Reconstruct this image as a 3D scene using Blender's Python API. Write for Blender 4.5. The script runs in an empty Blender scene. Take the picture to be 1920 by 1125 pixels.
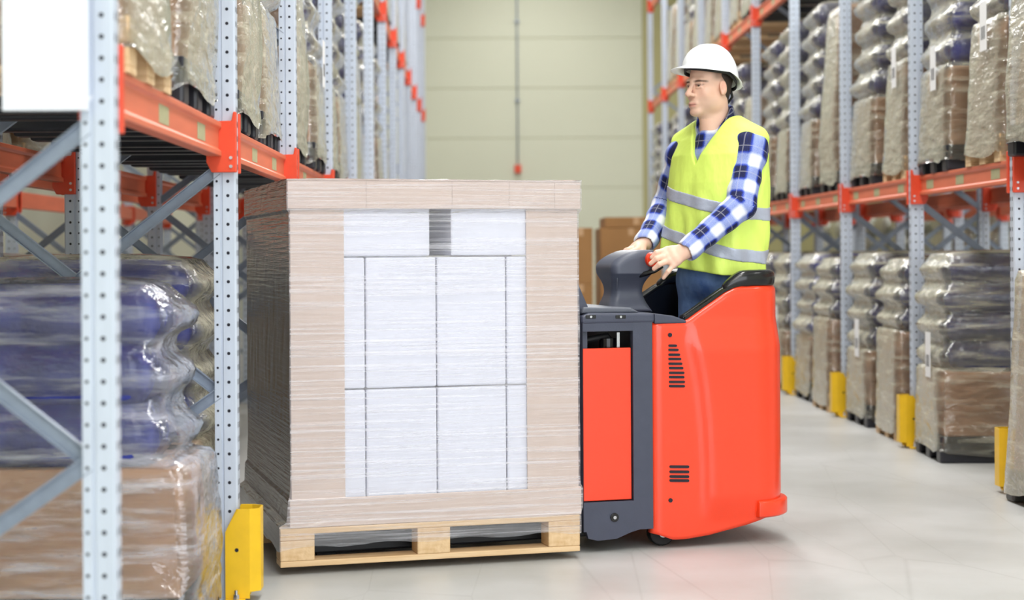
import bpy, bmesh, math, random
import numpy as np
from mathutils import Vector, Matrix

random.seed(7)
rng = np.random.default_rng(7)
SC = bpy.context.scene
COL = SC.collection
PI = math.pi

# ------------------------------------------------------------------ camera
FPX, CX, CY, CAMH, ROLL = 3100.0, 895.0, 477.0, 1.2, 0.006
cam = bpy.data.cameras.new('camera')
cam.sensor_width = 36.0
cam.lens = FPX / 1920 * 36.0
cam.shift_x = (960 - CX) / 1920
cam.shift_y = (CY - 562.5) / 1920
cam.clip_end = 200
cam.dof.use_dof = True
cam.dof.focus_distance = 6.6
cam.dof.aperture_fstop = 2.0
camo = bpy.data.objects.new('camera', cam)
COL.objects.link(camo)
camo.matrix_world = Matrix.Translation((0, 0, CAMH)) @ Matrix.Rotation(PI / 2, 4, 'X') @ Matrix.Rotation(-ROLL, 4, 'Z')
SC.camera = camo

# ------------------------------------------------------------------ light
SC.view_settings.view_transform = 'Standard'
SC.view_settings.look = 'None'
SC.view_settings.gamma = 1.0
SC.view_settings.use_curve_mapping = False
SC.view_settings.exposure = 0.5
world = bpy.data.worlds.new('world')
SC.world = world
world.use_nodes = True
bg = world.node_tree.nodes['Background']
bg.inputs[0].default_value = (0.90, 0.95, 1.0, 1)
bg.inputs[1].default_value = 3.1

def area(name, loc, size, energy, color=(1, 1, 1), rot=(0, 0, 0)):
    l = bpy.data.lights.new(name, 'AREA')
    l.shape = 'RECTANGLE'
    l.size, l.size_y = size
    l.energy = energy
    l.color = color
    o = bpy.data.objects.new(name, l)
    o.location = loc
    o.rotation_euler = rot
    COL.objects.link(o)
    return o

# high-bay lamps hung in a row over the aisle and over the right hand bays
for i in range(7):
    area('aisle_lamp', (0.9, -3.0 + i * 4.9, 6.6), (1.2, 2.6), 165 if i < 6 else 85, (1.0, 0.99, 0.97))
for i in range(4):
    area('bay_lamp', (6.6, 4 + i * 6.5, 6.6), (1.2, 2.6), 110, (1.0, 0.99, 0.97))

# ------------------------------------------------------------------ pixel <-> place helpers
def unroll(px, py):
    dx, dy = px - CX, py - CY
    return dx - dy * ROLL, dy + dx * ROLL

def at(px, py, Y):
    dx, dy = unroll(px, py)
    return Vector((dx * Y / FPX, Y, CAMH - dy * Y / FPX))

LX, LY, TH = -0.744, 6.19, math.radians(15.5)      # near left corner of the carried pallet
TC, TS = math.cos(TH), math.sin(TH)

def tz(px, py, o=0.0):
    """point on the vertical plane o metres behind the pallet's long side -> (t along it, z)"""
    dx, dy = unroll(px, py)
    m = dx / FPX
    t = (-LX + TS * o + m * (LY + TC * o)) / (TC - m * TS)
    Y = LY + TS * t + TC * o
    return t, CAMH - dy * Y / FPX

# ------------------------------------------------------------------ materials
def s2l(c):
    return tuple((x / 255 / 12.92) if x / 255 <= 0.04045 else ((x / 255 + 0.055) / 1.055) ** 2.4 for x in c)

MATS = {}
def nt(name):
    m = bpy.data.materials.new(name)
    m.use_nodes = True
    n = m.node_tree
    return m, n, n.nodes, n.links, n.nodes['Principled BSDF']

def mat(name, rgb, rough=0.5, metal=0.0, var=0.0, scale=(8, 8, 8), bump=0.0, bscale=None, spec=0.5, coat=0.0, rgb2=None, detail=4, seed=0.0):
    """procedural principled material: noise between two tones and a noise bump"""
    m, n, N, L, b = nt(name)
    c = s2l(rgb)
    b.inputs['Roughness'].default_value = rough
    b.inputs['Metallic'].default_value = metal
    b.inputs['Specular IOR Level'].default_value = spec
    b.inputs['Coat Weight'].default_value = coat
    tc = N.new('ShaderNodeTexCoord')
    mp = N.new('ShaderNodeMapping')
    mp.inputs['Scale'].default_value = scale
    mp.inputs['Location'].default_value = (seed, seed, seed)
    L.new(tc.outputs['Object'], mp.inputs['Vector'])
    no = N.new('ShaderNodeTexNoise')
    no.inputs['Scale'].default_value = 1.0
    no.inputs['Detail'].default_value = detail
    L.new(mp.outputs[0], no.inputs['Vector'])
    rp = N.new('ShaderNodeValToRGB')
    c2 = s2l(rgb2) if rgb2 else tuple(x * (1 - var) for x in c)
    c1 = c if rgb2 else tuple(min(1, x * (1 + var)) for x in c)
    rp.color_ramp.elements[0].position = 0.3
    rp.color_ramp.elements[1].position = 0.7
    rp.color_ramp.elements[0].color = (*c2, 1)
    rp.color_ramp.elements[1].color = (*c1, 1)
    L.new(no.outputs[0], rp.inputs[0])
    L.new(rp.outputs[0], b.inputs['Base Color'])
    if bump:
        n2 = N.new('ShaderNodeTexNoise')
        n2.inputs['Scale'].default_value = 1.0
        n2.inputs['Detail'].default_value = 5
        mp2 = N.new('ShaderNodeMapping')
        mp2.inputs['Scale'].default_value = bscale or scale
        L.new(tc.outputs['Object'], mp2.inputs['Vector'])
        L.new(mp2.outputs[0], n2.inputs['Vector'])
        bp = N.new('ShaderNodeBump')
        bp.inputs['Strength'].default_value = bump
        bp.inputs['Distance'].default_value = 0.01
        L.new(n2.outputs[0], bp.inputs['Height'])
        L.new(bp.outputs[0], b.inputs['Normal'])
    MATS[name] = m
    return m

def film_mat(name, rgb, base, gain, scale, rough=0.14, bump=0.5, bscale=(5, 5, 40), lo=0.5, hi=0.8, tint=(0.97, 0.97, 0.97), ior=1.5, gloss=0.03, graze=0.0):
    """stretch film: clear where taut, milky in the streaks, a glossy skin all over"""
    m, n, N, L, b = nt(name)
    out = N['Material Output']
    b.inputs['Base Color'].default_value = (*s2l(rgb), 1)
    b.inputs['Roughness'].default_value = 0.6
    tc = N.new('ShaderNodeTexCoord')
    mp = N.new('ShaderNodeMapping')
    mp.inputs['Scale'].default_value = scale
    mp.inputs['Rotation'].default_value = (0.05, 0.08, 0)
    L.new(tc.outputs['Object'], mp.inputs['Vector'])
    no = N.new('ShaderNodeTexNoise')
    no.inputs['Scale'].default_value = 1
    no.inputs['Detail'].default_value = 6
    no.inputs['Roughness'].default_value = 0.6
    L.new(mp.outputs[0], no.inputs['Vector'])
    mr = N.new('ShaderNodeMapRange')
    mr.inputs['From Min'].default_value = lo
    mr.inputs['From Max'].default_value = hi
    mr.inputs['To Min'].default_value = base
    mr.inputs['To Max'].default_value = base + gain
    L.new(no.outputs[0], mr.inputs['Value'])
    mp2 = N.new('ShaderNodeMapping')
    mp2.inputs['Scale'].default_value = bscale
    L.new(tc.outputs['Object'], mp2.inputs['Vector'])
    n2 = N.new('ShaderNodeTexNoise')
    n2.inputs['Scale'].default_value = 1
    n2.inputs['Detail'].default_value = 4
    L.new(mp2.outputs[0], n2.inputs['Vector'])
    bp = N.new('ShaderNodeBump')
    bp.inputs['Strength'].default_value = bump
    bp.inputs['Distance'].default_value = 0.02
    L.new(n2.outputs[0], bp.inputs['Height'])
    L.new(bp.outputs[0], b.inputs['Normal'])
    tr = N.new('ShaderNodeBsdfTransparent')
    tr.inputs[0].default_value = (*tint, 1)
    mx = N.new('ShaderNodeMixShader')
    lw = N.new('ShaderNodeLayerWeight')
    lw.inputs['Blend'].default_value = 0.5
    pw = N.new('ShaderNodeMath'); pw.operation = 'POWER'; pw.inputs[1].default_value = 1.6
    L.new(lw.outputs['Facing'], pw.inputs[0])
    mk = N.new('ShaderNodeMath'); mk.operation = 'MULTIPLY_ADD'; mk.use_clamp = True
    mk.inputs[1].default_value = graze
    L.new(pw.outputs[0], mk.inputs[0]); L.new(mr.outputs[0], mk.inputs[2])
    L.new(mk.outputs[0], mx.inputs[0])
    L.new(tr.outputs[0], mx.inputs[1])
    L.new(b.outputs[0], mx.inputs[2])
    fr = N.new('ShaderNodeFresnel')
    fr.inputs['IOR'].default_value = ior
    L.new(bp.outputs[0], fr.inputs['Normal'])
    ad = N.new('ShaderNodeMath')
    ad.operation = 'ADD'
    ad.use_clamp = True
    ad.inputs[1].default_value = gloss
    L.new(fr.outputs[0], ad.inputs[0])
    gl = N.new('ShaderNodeBsdfGlossy')
    gl.inputs['Roughness'].default_value = rough
    L.new(bp.outputs[0], gl.inputs['Normal'])
    m2 = N.new('ShaderNodeMixShader')
    L.new(ad.outputs[0], m2.inputs[0])
    L.new(mx.outputs[0], m2.inputs[1])
    L.new(gl.outputs[0], m2.inputs[2])
    L.new(m2.outputs[0], out.inputs['Surface'])
    MATS[name] = m
    return m

mat('steel', (198, 207, 222), 0.42, 0.12, 0.05, (30, 30, 6))
mat('brace_steel', (142, 153, 170), 0.45, 0.2, 0.06, (30, 30, 30))
mat('hole', (28, 28, 40), 0.8)
mat('beam_red', (216, 112, 80), 0.42, 0, 0.07, (20, 3, 20))
mat('connector_red', (226, 74, 40), 0.4, 0, 0.05, (20, 20, 20))
mat('bolt', (205, 205, 210), 0.3, 0.7)
mat('sticker', (168, 165, 128), 0.6, 0, 0.06, (60, 60, 60))
mat('yellow', (232, 186, 28), 0.38, 0, 0.06, (12, 12, 12), bump=0.05)
mat('white_board', (228, 231, 240), 0.5)
mat('black_plastic', (34, 35, 44), 0.38, 0, 0.12, (15, 15, 15))
mat('grey_plastic', (84, 84, 84), 0.5, 0, 0.1, (15, 15, 15))
mat('wood', (226, 196, 156), 0.65, 0, 0, (3, 40, 40), bump=0.15, bscale=(5, 60, 60), rgb2=(205, 168, 122))
mat('wood_y', (226, 196, 156), 0.65, 0, 0, (40, 3, 40), bump=0.15, bscale=(60, 5, 60), rgb2=(205, 168, 122))
mat('carton', (196, 154, 122), 0.75, 0, 0.06, (4, 4, 4), bump=0.1, bscale=(6, 6, 120))
mat('carton_pink', (205, 185, 175), 0.7, 0, 0.04, (3, 3, 8), bump=0.08, bscale=(4, 4, 150))
mat('crease', (178, 158, 148), 0.7)
mat('carton_dark', (158, 116, 70), 0.8, 0, 0.06, (4, 4, 4))
mat('tape', (190, 150, 105), 0.3)
mat('white_carton', (222, 224, 238), 0.7, 0, 0.02, (3, 3, 3))
mat('sack_blue', (52, 66, 164), 0.2, 0, 0, (6, 6, 6), bump=0.6, bscale=(12, 12, 20), rgb2=(32, 40, 116))
mat('sack_navy', (64, 68, 122), 0.2, 0, 0, (6, 6, 6), bump=0.6, bscale=(12, 12, 20), rgb2=(34, 36, 76))
mat('sack_white', (206, 205, 186), 0.6, 0, 0.05, (6, 6, 6), bump=0.4, bscale=(10, 10, 14))
mat('print_green', (110, 176, 96), 0.6)
mat('paper', (236, 236, 238), 0.6)
mat('ink', (70, 70, 76), 0.6)
film_mat('film', (240, 235, 212), 0.06, 0.5, (3.0, 3.0, 24), bump=0.85, bscale=(8, 8, 24), lo=.5, hi=.8, rough=.1, graze=.6, gloss=.05)
film_mat('film_blue', (226, 228, 242), 0.05, 0.6, (2.2, 2.2, 20), bump=1.0, bscale=(7, 7, 18), rough=0.1, lo=.48, hi=.78, gloss=.06, graze=.25)
film_mat('film_main', (242, 240, 248), 0.12, 0.55, (1.4, 1.4, 85), bump=0.28, bscale=(2.5, 2.5, 90), rough=0.2, lo=0.45, hi=0.85, ior=1.35, gloss=.0)
mat('truck_red', (242, 64, 27), 0.3, 0, 0.02, (4, 4, 4), coat=0.3)
mat('slate', (62, 66, 84), 0.45, 0, 0.06, (20, 20, 20), bump=0.06, bscale=(150, 150, 150))
mat('slate_light', (88, 92, 104), 0.5, 0, 0.06, (40, 40, 40), bump=0.15, bscale=(260, 260, 260))
mat('console', (74, 78, 94), 0.42, 0, 0.04, (20, 20, 20))
mat('rubber', (22, 22, 26), 0.6)
mat('gloss_black', (18, 18, 22), 0.22)
mat('fork_black', (24, 24, 28), 0.45, 0.1)
mat('chrome', (200, 200, 205), 0.2, 0.9)
mat('wheel', (120, 92, 50), 0.6)
mat('wall', (214, 216, 196), 0.7, 0, 0.015, (0.6, 0.6, 0.6))
mat('wall_olive', (176, 170, 124), 0.7, 0, 0.02, (1, 1, 1))
mat('ceiling', (226, 226, 220), 0.8)
mat('helmet', (244, 246, 250), 0.3, 0, 0.0, coat=0.2)
mat('hair', (46, 34, 28), 0.7, 0, 0.25, (120, 120, 120))
mat('eye', (196, 186, 182), 0.3)
mat('iris', (52, 40, 34), 0.2)
mat('reflector', (176, 182, 200), 0.36, 0.15, 0.05, (30, 30, 30), bump=0.2, bscale=(60, 60, 60))
mat('jeans', (128, 162, 214), 0.85, 0, 0, (14, 14, 7), bump=0.5, bscale=(30, 30, 30), rgb2=(70, 102, 166))
mat('boot', (48, 40, 34), 0.6)

# concrete floor: mottled, faintly scuffed, with a soft sheen
def floor_mat():
    m, n, N, L, b = nt('concrete')
    tc = N.new('ShaderNodeTexCoord')
    a = N.new('ShaderNodeTexNoise'); a.inputs['Scale'].default_value = 0.9; a.inputs['Detail'].default_value = 7; a.inputs['Roughness'].default_value = 0.62
    L.new(tc.outputs['Object'], a.inputs['Vector'])
    rp = N.new('ShaderNodeValToRGB')
    rp.color_ramp.elements[0].position = 0.32; rp.color_ramp.elements[1].position = 0.72
    rp.color_ramp.elements[0].color = (*s2l((164, 164, 161)), 1)
    rp.color_ramp.elements[1].color = (*s2l((190, 190, 190)), 1)
    L.new(a.outputs[0], rp.inputs[0])
    mp = N.new('ShaderNodeMapping'); mp.inputs['Scale'].default_value = (2.4, 0.5, 1); mp.inputs['Rotation'].default_value = (0, 0, 0.5)
    L.new(tc.outputs['Object'], mp.inputs['Vector'])
    w = N.new('ShaderNodeTexVoronoi'); w.feature = 'DISTANCE_TO_EDGE'; w.inputs['Scale'].default_value = 1.1
    L.new(mp.outputs[0], w.inputs['Vector'])
    mr = N.new('ShaderNodeMapRange'); mr.inputs['From Min'].default_value = 0.0; mr.inputs['From Max'].default_value = 0.012
    mr.inputs['To Min'].default_value = 0.35; mr.inputs['To Max'].default_value = 0
    L.new(w.outputs['Distance'], mr.inputs['Value'])
    n3 = N.new('ShaderNodeTexNoise'); n3.inputs['Scale'].default_value = 3
    L.new(tc.outputs['Object'], n3.inputs['Vector'])
    mu = N.new('ShaderNodeMath'); mu.operation = 'MULTIPLY'
    L.new(mr.outputs[0], mu.inputs[0]); L.new(n3.outputs[0], mu.inputs[1])
    mx = N.new('ShaderNodeMixRGB'); mx.inputs[2].default_value = (*s2l((120, 118, 114)), 1)
    L.new(mu.outputs[0], mx.inputs[0]); L.new(rp.outputs[0], mx.inputs[1])
    L.new(mx.outputs[0], b.inputs['Base Color'])
    r2 = N.new('ShaderNodeMapRange'); r2.inputs['To Min'].default_value = 0.28; r2.inputs['To Max'].default_value = 0.5
    L.new(a.outputs[0], r2.inputs['Value']); L.new(r2.outputs[0], b.inputs['Roughness'])
    MATS['concrete'] = m
floor_mat()

def attr_node(N, name):
    a = N.new('ShaderNodeAttribute')
    a.attribute_name = name
    return a

# plaid flannel driven by the cloth coordinates stored on the mesh
def plaid_mat():
    m, n, N, L, b = nt('plaid')
    b.inputs['Roughness'].default_value = 0.85
    a = attr_node(N, 'cloth')
    sp = N.new('ShaderNodeSeparateXYZ'); L.new(a.outputs['Vector'], sp.inputs[0])
    def band(sock, period, phase):
        mu = N.new('ShaderNodeMath'); mu.operation = 'MULTIPLY_ADD'
        mu.inputs[1].default_value = 2 * PI / period; mu.inputs[2].default_value = phase
        L.new(sock, mu.inputs[0])
        si = N.new('ShaderNodeMath'); si.operation = 'SINE'; L.new(mu.outputs[0], si.inputs[0])
        mr = N.new('ShaderNodeMapRange'); mr.interpolation_type = 'SMOOTHSTEP'
        mr.inputs['From Min'].default_value = -0.65; mr.inputs['From Max'].default_value = 0.4
        L.new(si.outputs[0], mr.inputs['Value'])
        li = N.new('ShaderNodeMapRange'); li.inputs['From Min'].default_value = 0.985; li.inputs['From Max'].default_value = 1.0
        L.new(si.outputs[0], li.inputs['Value'])
        return mr.outputs[0], li.outputs[0]
    u, lu = band(sp.outputs[0], 0.118, 0.6)
    v, lv = band(sp.outputs[1], 0.118, 0.0)
    ad = N.new('ShaderNodeMath'); ad.operation = 'ADD'; L.new(u, ad.inputs[0]); L.new(v, ad.inputs[1])
    hf = N.new('ShaderNodeMath'); hf.operation = 'MULTIPLY'; hf.inputs[1].default_value = 0.5; L.new(ad.outputs[0], hf.inputs[0])
    wv = N.new('ShaderNodeTexNoise'); wv.inputs['Scale'].default_value = 260; wv.inputs['Detail'].default_value = 2
    L.new(a.outputs['Vector'], wv.inputs['Vector'])
    ns = N.new('ShaderNodeMath'); ns.operation = 'MULTIPLY_ADD'; ns.inputs[1].default_value = 0.3; ns.inputs[2].default_value = -0.15
    L.new(wv.outputs[0], ns.inputs[0])
    a2 = N.new('ShaderNodeMath'); a2.operation = 'ADD'; L.new(hf.outputs[0], a2.inputs[0]); L.new(ns.outputs[0], a2.inputs[1])
    rp = N.new('ShaderNodeValToRGB')
    e = rp.color_ramp.elements
    e[0].position = 0.02; e[0].color = (*s2l((234, 236, 246)), 1)
    e[1].position = 1.0; e[1].color = (*s2l((14, 20, 64)), 1)
    k = e.new(0.47); k.color = (*s2l((150, 164, 216)), 1)
    k = e.new(0.70); k.color = (*s2l((56, 80, 184)), 1)
    k = e.new(0.86); k.color = (*s2l((30, 48, 142)), 1)
    L.new(a2.outputs[0], rp.inputs[0])
    mxl = N.new('ShaderNodeMath'); mxl.operation = 'MAXIMUM'; L.new(lu, mxl.inputs[0]); L.new(lv, mxl.inputs[1])
    ml = N.new('ShaderNodeMath'); ml.operation = 'MULTIPLY'; ml.inputs[1].default_value = 0.35; L.new(mxl.outputs[0], ml.inputs[0])
    mx = N.new('ShaderNodeMixRGB'); mx.inputs[2].default_value = (*s2l((190, 190, 200)), 1)
    L.new(ml.outputs[0], mx.inputs[0]); L.new(rp.outputs[0], mx.inputs[1])
    L.new(mx.outputs[0], b.inputs['Base Color'])
    MATS['plaid'] = m
plaid_mat()

def vest_mat():
    m, n, N, L, b = nt('vest')
    b.inputs['Base Color'].default_value = (*s2l((222, 246, 112)), 1)
    b.inputs['Roughness'].default_value = 0.6
    tc = N.new('ShaderNodeTexCoord')
    mp = N.new('ShaderNodeMapping'); mp.inputs['Scale'].default_value = (16, 16, 6)
    L.new(tc.outputs['Object'], mp.inputs['Vector'])
    no = N.new('ShaderNodeTexNoise'); no.inputs['Scale'].default_value = 1; no.inputs['Detail'].default_value = 3
    L.new(mp.outputs[0], no.inputs['Vector'])
    bp = N.new('ShaderNodeBump'); bp.inputs['Strength'].default_value = 0.35; bp.inputs['Distance'].default_value = 0.03
    L.new(no.outputs[0], bp.inputs['Height']); L.new(bp.outputs[0], b.inputs['Normal'])
    MATS['vest'] = m
vest_mat()

def skin_mat():
    m, n, N, L, b = nt('skin')
    b.inputs['Roughness'].default_value = 0.5
    b.inputs['Subsurface Weight'].default_value = 0.12
    b.inputs['Subsurface Radius'].default_value = (0.02, 0.008, 0.005)
    b.inputs['Subsurface Scale'].default_value = 0.3
    a = attr_node(N, 'tone')
    L.new(a.outputs['Color'], b.inputs['Base Color'])
    MATS['skin'] = m
skin_mat()

# ------------------------------------------------------------------ object helpers
def link(o):
    COL.objects.link(o)
    return o

def tag(o, label=None, cat=None, group=None, kind=None):
    if label: o['label'] = label
    if cat: o['category'] = cat
    if group: o['group'] = group
    if kind: o['kind'] = kind
    return o

def empty(name, loc=(0, 0, 0), rz=0.0):
    o = bpy.data.objects.new(name, None)
    o.empty_display_size = 0.1
    o.location = loc
    o.rotation_euler = (0, 0, rz)
    return link(o)

def copy_tree(o, parent=None):
    c = o.copy()
    link(c)
    c.parent = parent
    for ch in list(o.children):
        copy_tree(ch, c)
    return c

class MB:
    def __init__(self):
        self.v, self.f = [], []
    def add(self, vs, fs):
        n = len(self.v)
        self.v += [tuple(p) for p in vs]
        self.f += [tuple(i + n for i in q) for q in fs]
        return self
    def box(self, lo, hi):
        x0, y0, z0 = lo; x1, y1, z1 = hi
        return self.add([(x0, y0, z0), (x1, y0, z0), (x1, y1, z0), (x0, y1, z0), (x0, y0, z1), (x1, y0, z1), (x1, y1, z1), (x0, y1, z1)],
                        [(3, 2, 1, 0), (4, 5, 6, 7), (0, 1, 5, 4), (1, 2, 6, 5), (2, 3, 7, 6), (3, 0, 4, 7)])
    def prism(self, pts, fn, a, b):
        """polygon pts extruded between a and b; fn(p, s) -> 3d point"""
        n = len(pts)
        vs = [fn(p, a) for p in pts] + [fn(p, b) for p in pts]
        fs = [tuple(range(n))[::-1], tuple(range(n, 2 * n))] + [(i, (i + 1) % n, n + (i + 1) % n, n + i) for i in range(n)]
        return self.add(vs, fs)
    def bar(self, p, q, w, h, up=Vector((0, 0, 1))):
        p, q = Vector(p), Vector(q)
        d = (q - p).normalized()
        s = d.cross(up)
        if s.length < 1e-4: s = d.cross(Vector((0, 1, 0)))
        s.normalize(); u = s.cross(d).normalized()
        vs = []
        for e in (p, q):
            for a, b in ((-1, -1), (1, -1), (1, 1), (-1, 1)):
                vs.append(e + s * a * w / 2 + u * b * h / 2)
        return self.add(vs, [(3, 2, 1, 0), (4, 5, 6, 7), (0, 1, 5, 4), (1, 2, 6, 5), (2, 3, 7, 6), (3, 0, 4, 7)])
    def cyl(self, p, q, r, n=16, r2=None):
        p, q = Vector(p), Vector(q)
        d = (q - p).normalized()
        s = d.orthogonal().normalized(); u = d.cross(s)
        r2 = r if r2 is None else r2
        vs = [p + (s * math.cos(2 * PI * i / n) + u * math.sin(2 * PI * i / n)) * r for i in range(n)]
        vs += [q + (s * math.cos(2 * PI * i / n) + u * math.sin(2 * PI * i / n)) * r2 for i in range(n)]
        return self.add(vs, [tuple(range(n))[::-1], tuple(range(n, 2 * n))] + [(i, (i + 1) % n, n + (i + 1) % n, n + i) for i in range(n)])
    def tube(self, pts, r, n=10):
        pts = [Vector(p) for p in pts]
        rings = []
        s = None
        for i, p in enumerate(pts):
            d = (pts[min(i + 1, len(pts) - 1)] - pts[max(i - 1, 0)]).normalized()
            if s is None: s = d.orthogonal().normalized()
            s = (s - d * s.dot(d)).normalized(); u = d.cross(s)
            rr = r[i] if isinstance(r, (list, tuple)) else r
            rings.append([p + (s * math.cos(2 * PI * k / n) + u * math.sin(2 * PI * k / n)) * rr for k in range(n)])
        return self.loft(rings)
    def loft(self, rings, closed=True, caps=True):
        n = len(rings[0]); b = []
        vs = [p for r in rings for p in r]
        for i in range(len(rings) - 1):
            for k in range(n if closed else n - 1):
                k2 = (k + 1) % n
                b.append((i * n + k, i * n + k2, (i + 1) * n + k2, (i + 1) * n + k))
        if caps and closed:
            b.append(tuple(range(n))[::-1]); b.append(tuple(range((len(rings) - 1) * n, len(rings) * n)))
        return self.add(vs, b)
    def mesh(self, name):
        me = bpy.data.meshes.new(name)
        me.from_pydata([tuple(p) for p in self.v], [], self.f)
        bm = bmesh.new(); bm.from_mesh(me)
        bmesh.ops.recalc_face_normals(bm, faces=bm.faces)
        bm.to_mesh(me); bm.free()
        return me
    def build(self, name, m, parent=None, bevel=0.0, smooth=False, seg=2, loc=None):
        return obj(name, self.mesh(name), m, parent, bevel, smooth, seg, loc)

def obj(name, me, m, parent=None, bevel=0.0, smooth=False, seg=2, loc=None):
    o = bpy.data.objects.new(name, me)
    if m and not me.materials:
        me.materials.append(MATS[m] if isinstance(m, str) else m)
    link(o)
    if parent: o.parent = parent
    if loc: o.location = loc
    if smooth:
        me.polygons.foreach_set('use_smooth', [True] * len(me.polygons))
    if bevel:
        b = o.modifiers.new('bevel', 'BEVEL')
        b.width = bevel; b.segments = seg; b.limit_method = 'ANGLE'; b.angle_limit = math.radians(40)
        b.harden_normals = False
    return o

def B(lo, hi):
    return MB().box(lo, hi)

ORD = ['first', 'second', 'third', 'fourth', 'fifth', 'sixth', 'seventh', 'eighth', 'ninth', 'tenth', 'eleventh', 'twelfth', 'thirteenth', 'fourteenth', 'fifteenth']

# ------------------------------------------------------------------ setting
BAY = 1.93
XL, XR, DEP = -0.84, 2.657, 1.08
YL = [BAY * k for k in range(2, 15)]          # left frames 3.86 ... 27.0
YR = [8.22 - BAY + BAY * k for k in range(11)]  # right frames 6.29 ... 25.6
YW = 29.3

tag(B((-9.2, -6, -0.12), (10.2, YW + .3, 0)).build('floor', 'concrete'), 'pale grey polished concrete warehouse floor', kind='structure')
tag(B((-9.2, -6, 8.6), (10.2, YW + .3, 8.8)).build('ceiling', 'ceiling'), kind='structure')
tag(B((-4.3, -6, -0.1), (-4.1, YW + .3, 8.7)).build('wall_left', 'wall'), kind='structure')
tag(B((10.2, -6, -0.1), (10.4, YW + .3, 8.7)).build('wall_right', 'wall'), kind='structure')
# unseen front wall behind the camera, added to limit light; opening shaped for it
fw = MB().box((-4.1, -6.2, 0), (0.4, -6, 8.6)).box((8.6, -6.2, 0), (10.2, -6, 8.6)).box((0.4, -6.2, 6.6), (8.6, -6, 8.6))
tag(fw.build('wall_front_added', 'wall'), kind='structure')
wb = tag(B((-9.2, YW + .014, -0.1), (10.2, YW + .3, 8.7)).build('wall_back', 'wall_olive'), 'olive end wall faced with cream panels', kind='structure')
pm = None
ph = 0.885
x1 = at(1206, 400, YW).x
for k in range(10):
    z0 = at(900, 72, YW).z - 6 * ph + k * ph
    z0, zt = max(0.0, z0), z0 + ph
    if zt > 8.6: break
    p = B((-9.1, YW, z0 + 0.004), (x1, YW + .02, zt - 0.004)).build('panel', 'wall', wb, 0.006)
# hanging pendant cable and its control box, set against the end wall
c = empty('pendant_cable', at(971, 317, YW - .03))
tag(c, 'thin grey pendant cable hanging down the end wall to a small red button box', 'pendant')
b0 = at(971, 317, YW - .03)
MB().cyl((0, 0, 0.05), (0, 0, 8.5 - b0.z), 0.014, 8).build('pendant_cord', 'brace_steel', c, smooth=True)
B((-.06, -.06, -.07), (.06, .03, .07)).build('button_box', 'connector_red', c, 0.01)
for zz in (1.2, 2.6, 4.0):
    B((-.04, -.03, zz), (.04, .03, zz + .03)).build('clip', 'brace_steel', c)

# ------------------------------------------------------------------ racking
POST_H = 6.4
def post_mesh():
    # profile: depth into the rack (0 = aisle face, negative x), width +-0.045
    w = 0.03
    half = [(0, w - .006), (-.006, w), (-.046, w), (-.049, w - .006), (-.053, w - .006), (-.056, w - .002), (-.078, w - .002), (-.078, w - .010), (-.046, w - .010)]
    pts = [(x, y) for x, y in half] + [(x, -y) for x, y in half[::-1]]
    mb = MB().prism(pts, lambda p, s: (p[0], p[1], s), 0.0, POST_H)
    return mb.mesh('post')
def holes_mesh():
    mb = MB()
    n = 8
    z = 0.06
    while z < POST_H - .05:
        for xs, r, off in ((-.028, .0060, 0.03), (-.067, .0045, 0.028)):
            for sy in (-1, 1):
                y = sy * (off + .0006)
                mb.add([(xs + r * math.cos(2 * PI * i / n), y, z + r * math.sin(2 * PI * i / n)) for i in range(n)], [tuple(range(n))])
        for sy in (-1, 1):
            yc = sy * .014
            mb.add([(.0006, yc - .004, z - .01), (.0006, yc + .004, z - .01), (.0006, yc + .004, z + .01), (.0006, yc - .004, z + .01)], [(0, 1, 2, 3)])
        z += 0.05
    return mb.mesh('hole_rows')
POST, HOLES = post_mesh(), holes_mesh()
BRACES = [(.72, .06), (.72, 1.47), (1.50, .76), (2.22, 1.52), (2.22, 2.97), (3.72, 2.97), (3.72, 4.47), (5.2, 4.47), (5.2, 5.9)]
def make_frame(rear_holes=True):
    e = empty('upright_frame')
    for k, x in enumerate((0.0, -DEP)):
        p = obj('post', POST, 'steel', e, loc=(x, 0, 0))
        if k: p.rotation_euler = (0, 0, PI); 
        h = obj('hole_rows', HOLES, 'hole', p); h['kind'] = 'stuff'
        B((x - .11, -.03, 0), (x + .01, .03, .006)).build('base_plate', 'steel', e) if k == 0 else B((x - .01, -.03, 0), (x + .11, .03, .006)).build('base_plate', 'steel', e)
    for j, (zf, zr) in enumerate(BRACES):
        y = 0.012 if j % 2 else -0.012
        mb = MB()
        a, b = Vector((-.066, y, zf)), Vector((-DEP + .066, y, zr))
        d = (b - a).normalized(); up = Vector((0, 1, 0)).cross(d)
        # open channel: web and two flanges
        mb.bar(a, b, .003, .036, up)
        mb.bar(a + up * .018 + Vector((0, -.008, 0)), b + up * .018 + Vector((0, -.008, 0)), .018, .003, up)
        mb.bar(a - up * .018 + Vector((0, -.008, 0)), b - up * .018 + Vector((0, -.008, 0)), .018, .003, up)
        mb.build('brace', 'brace_steel', e)
    return e

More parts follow.
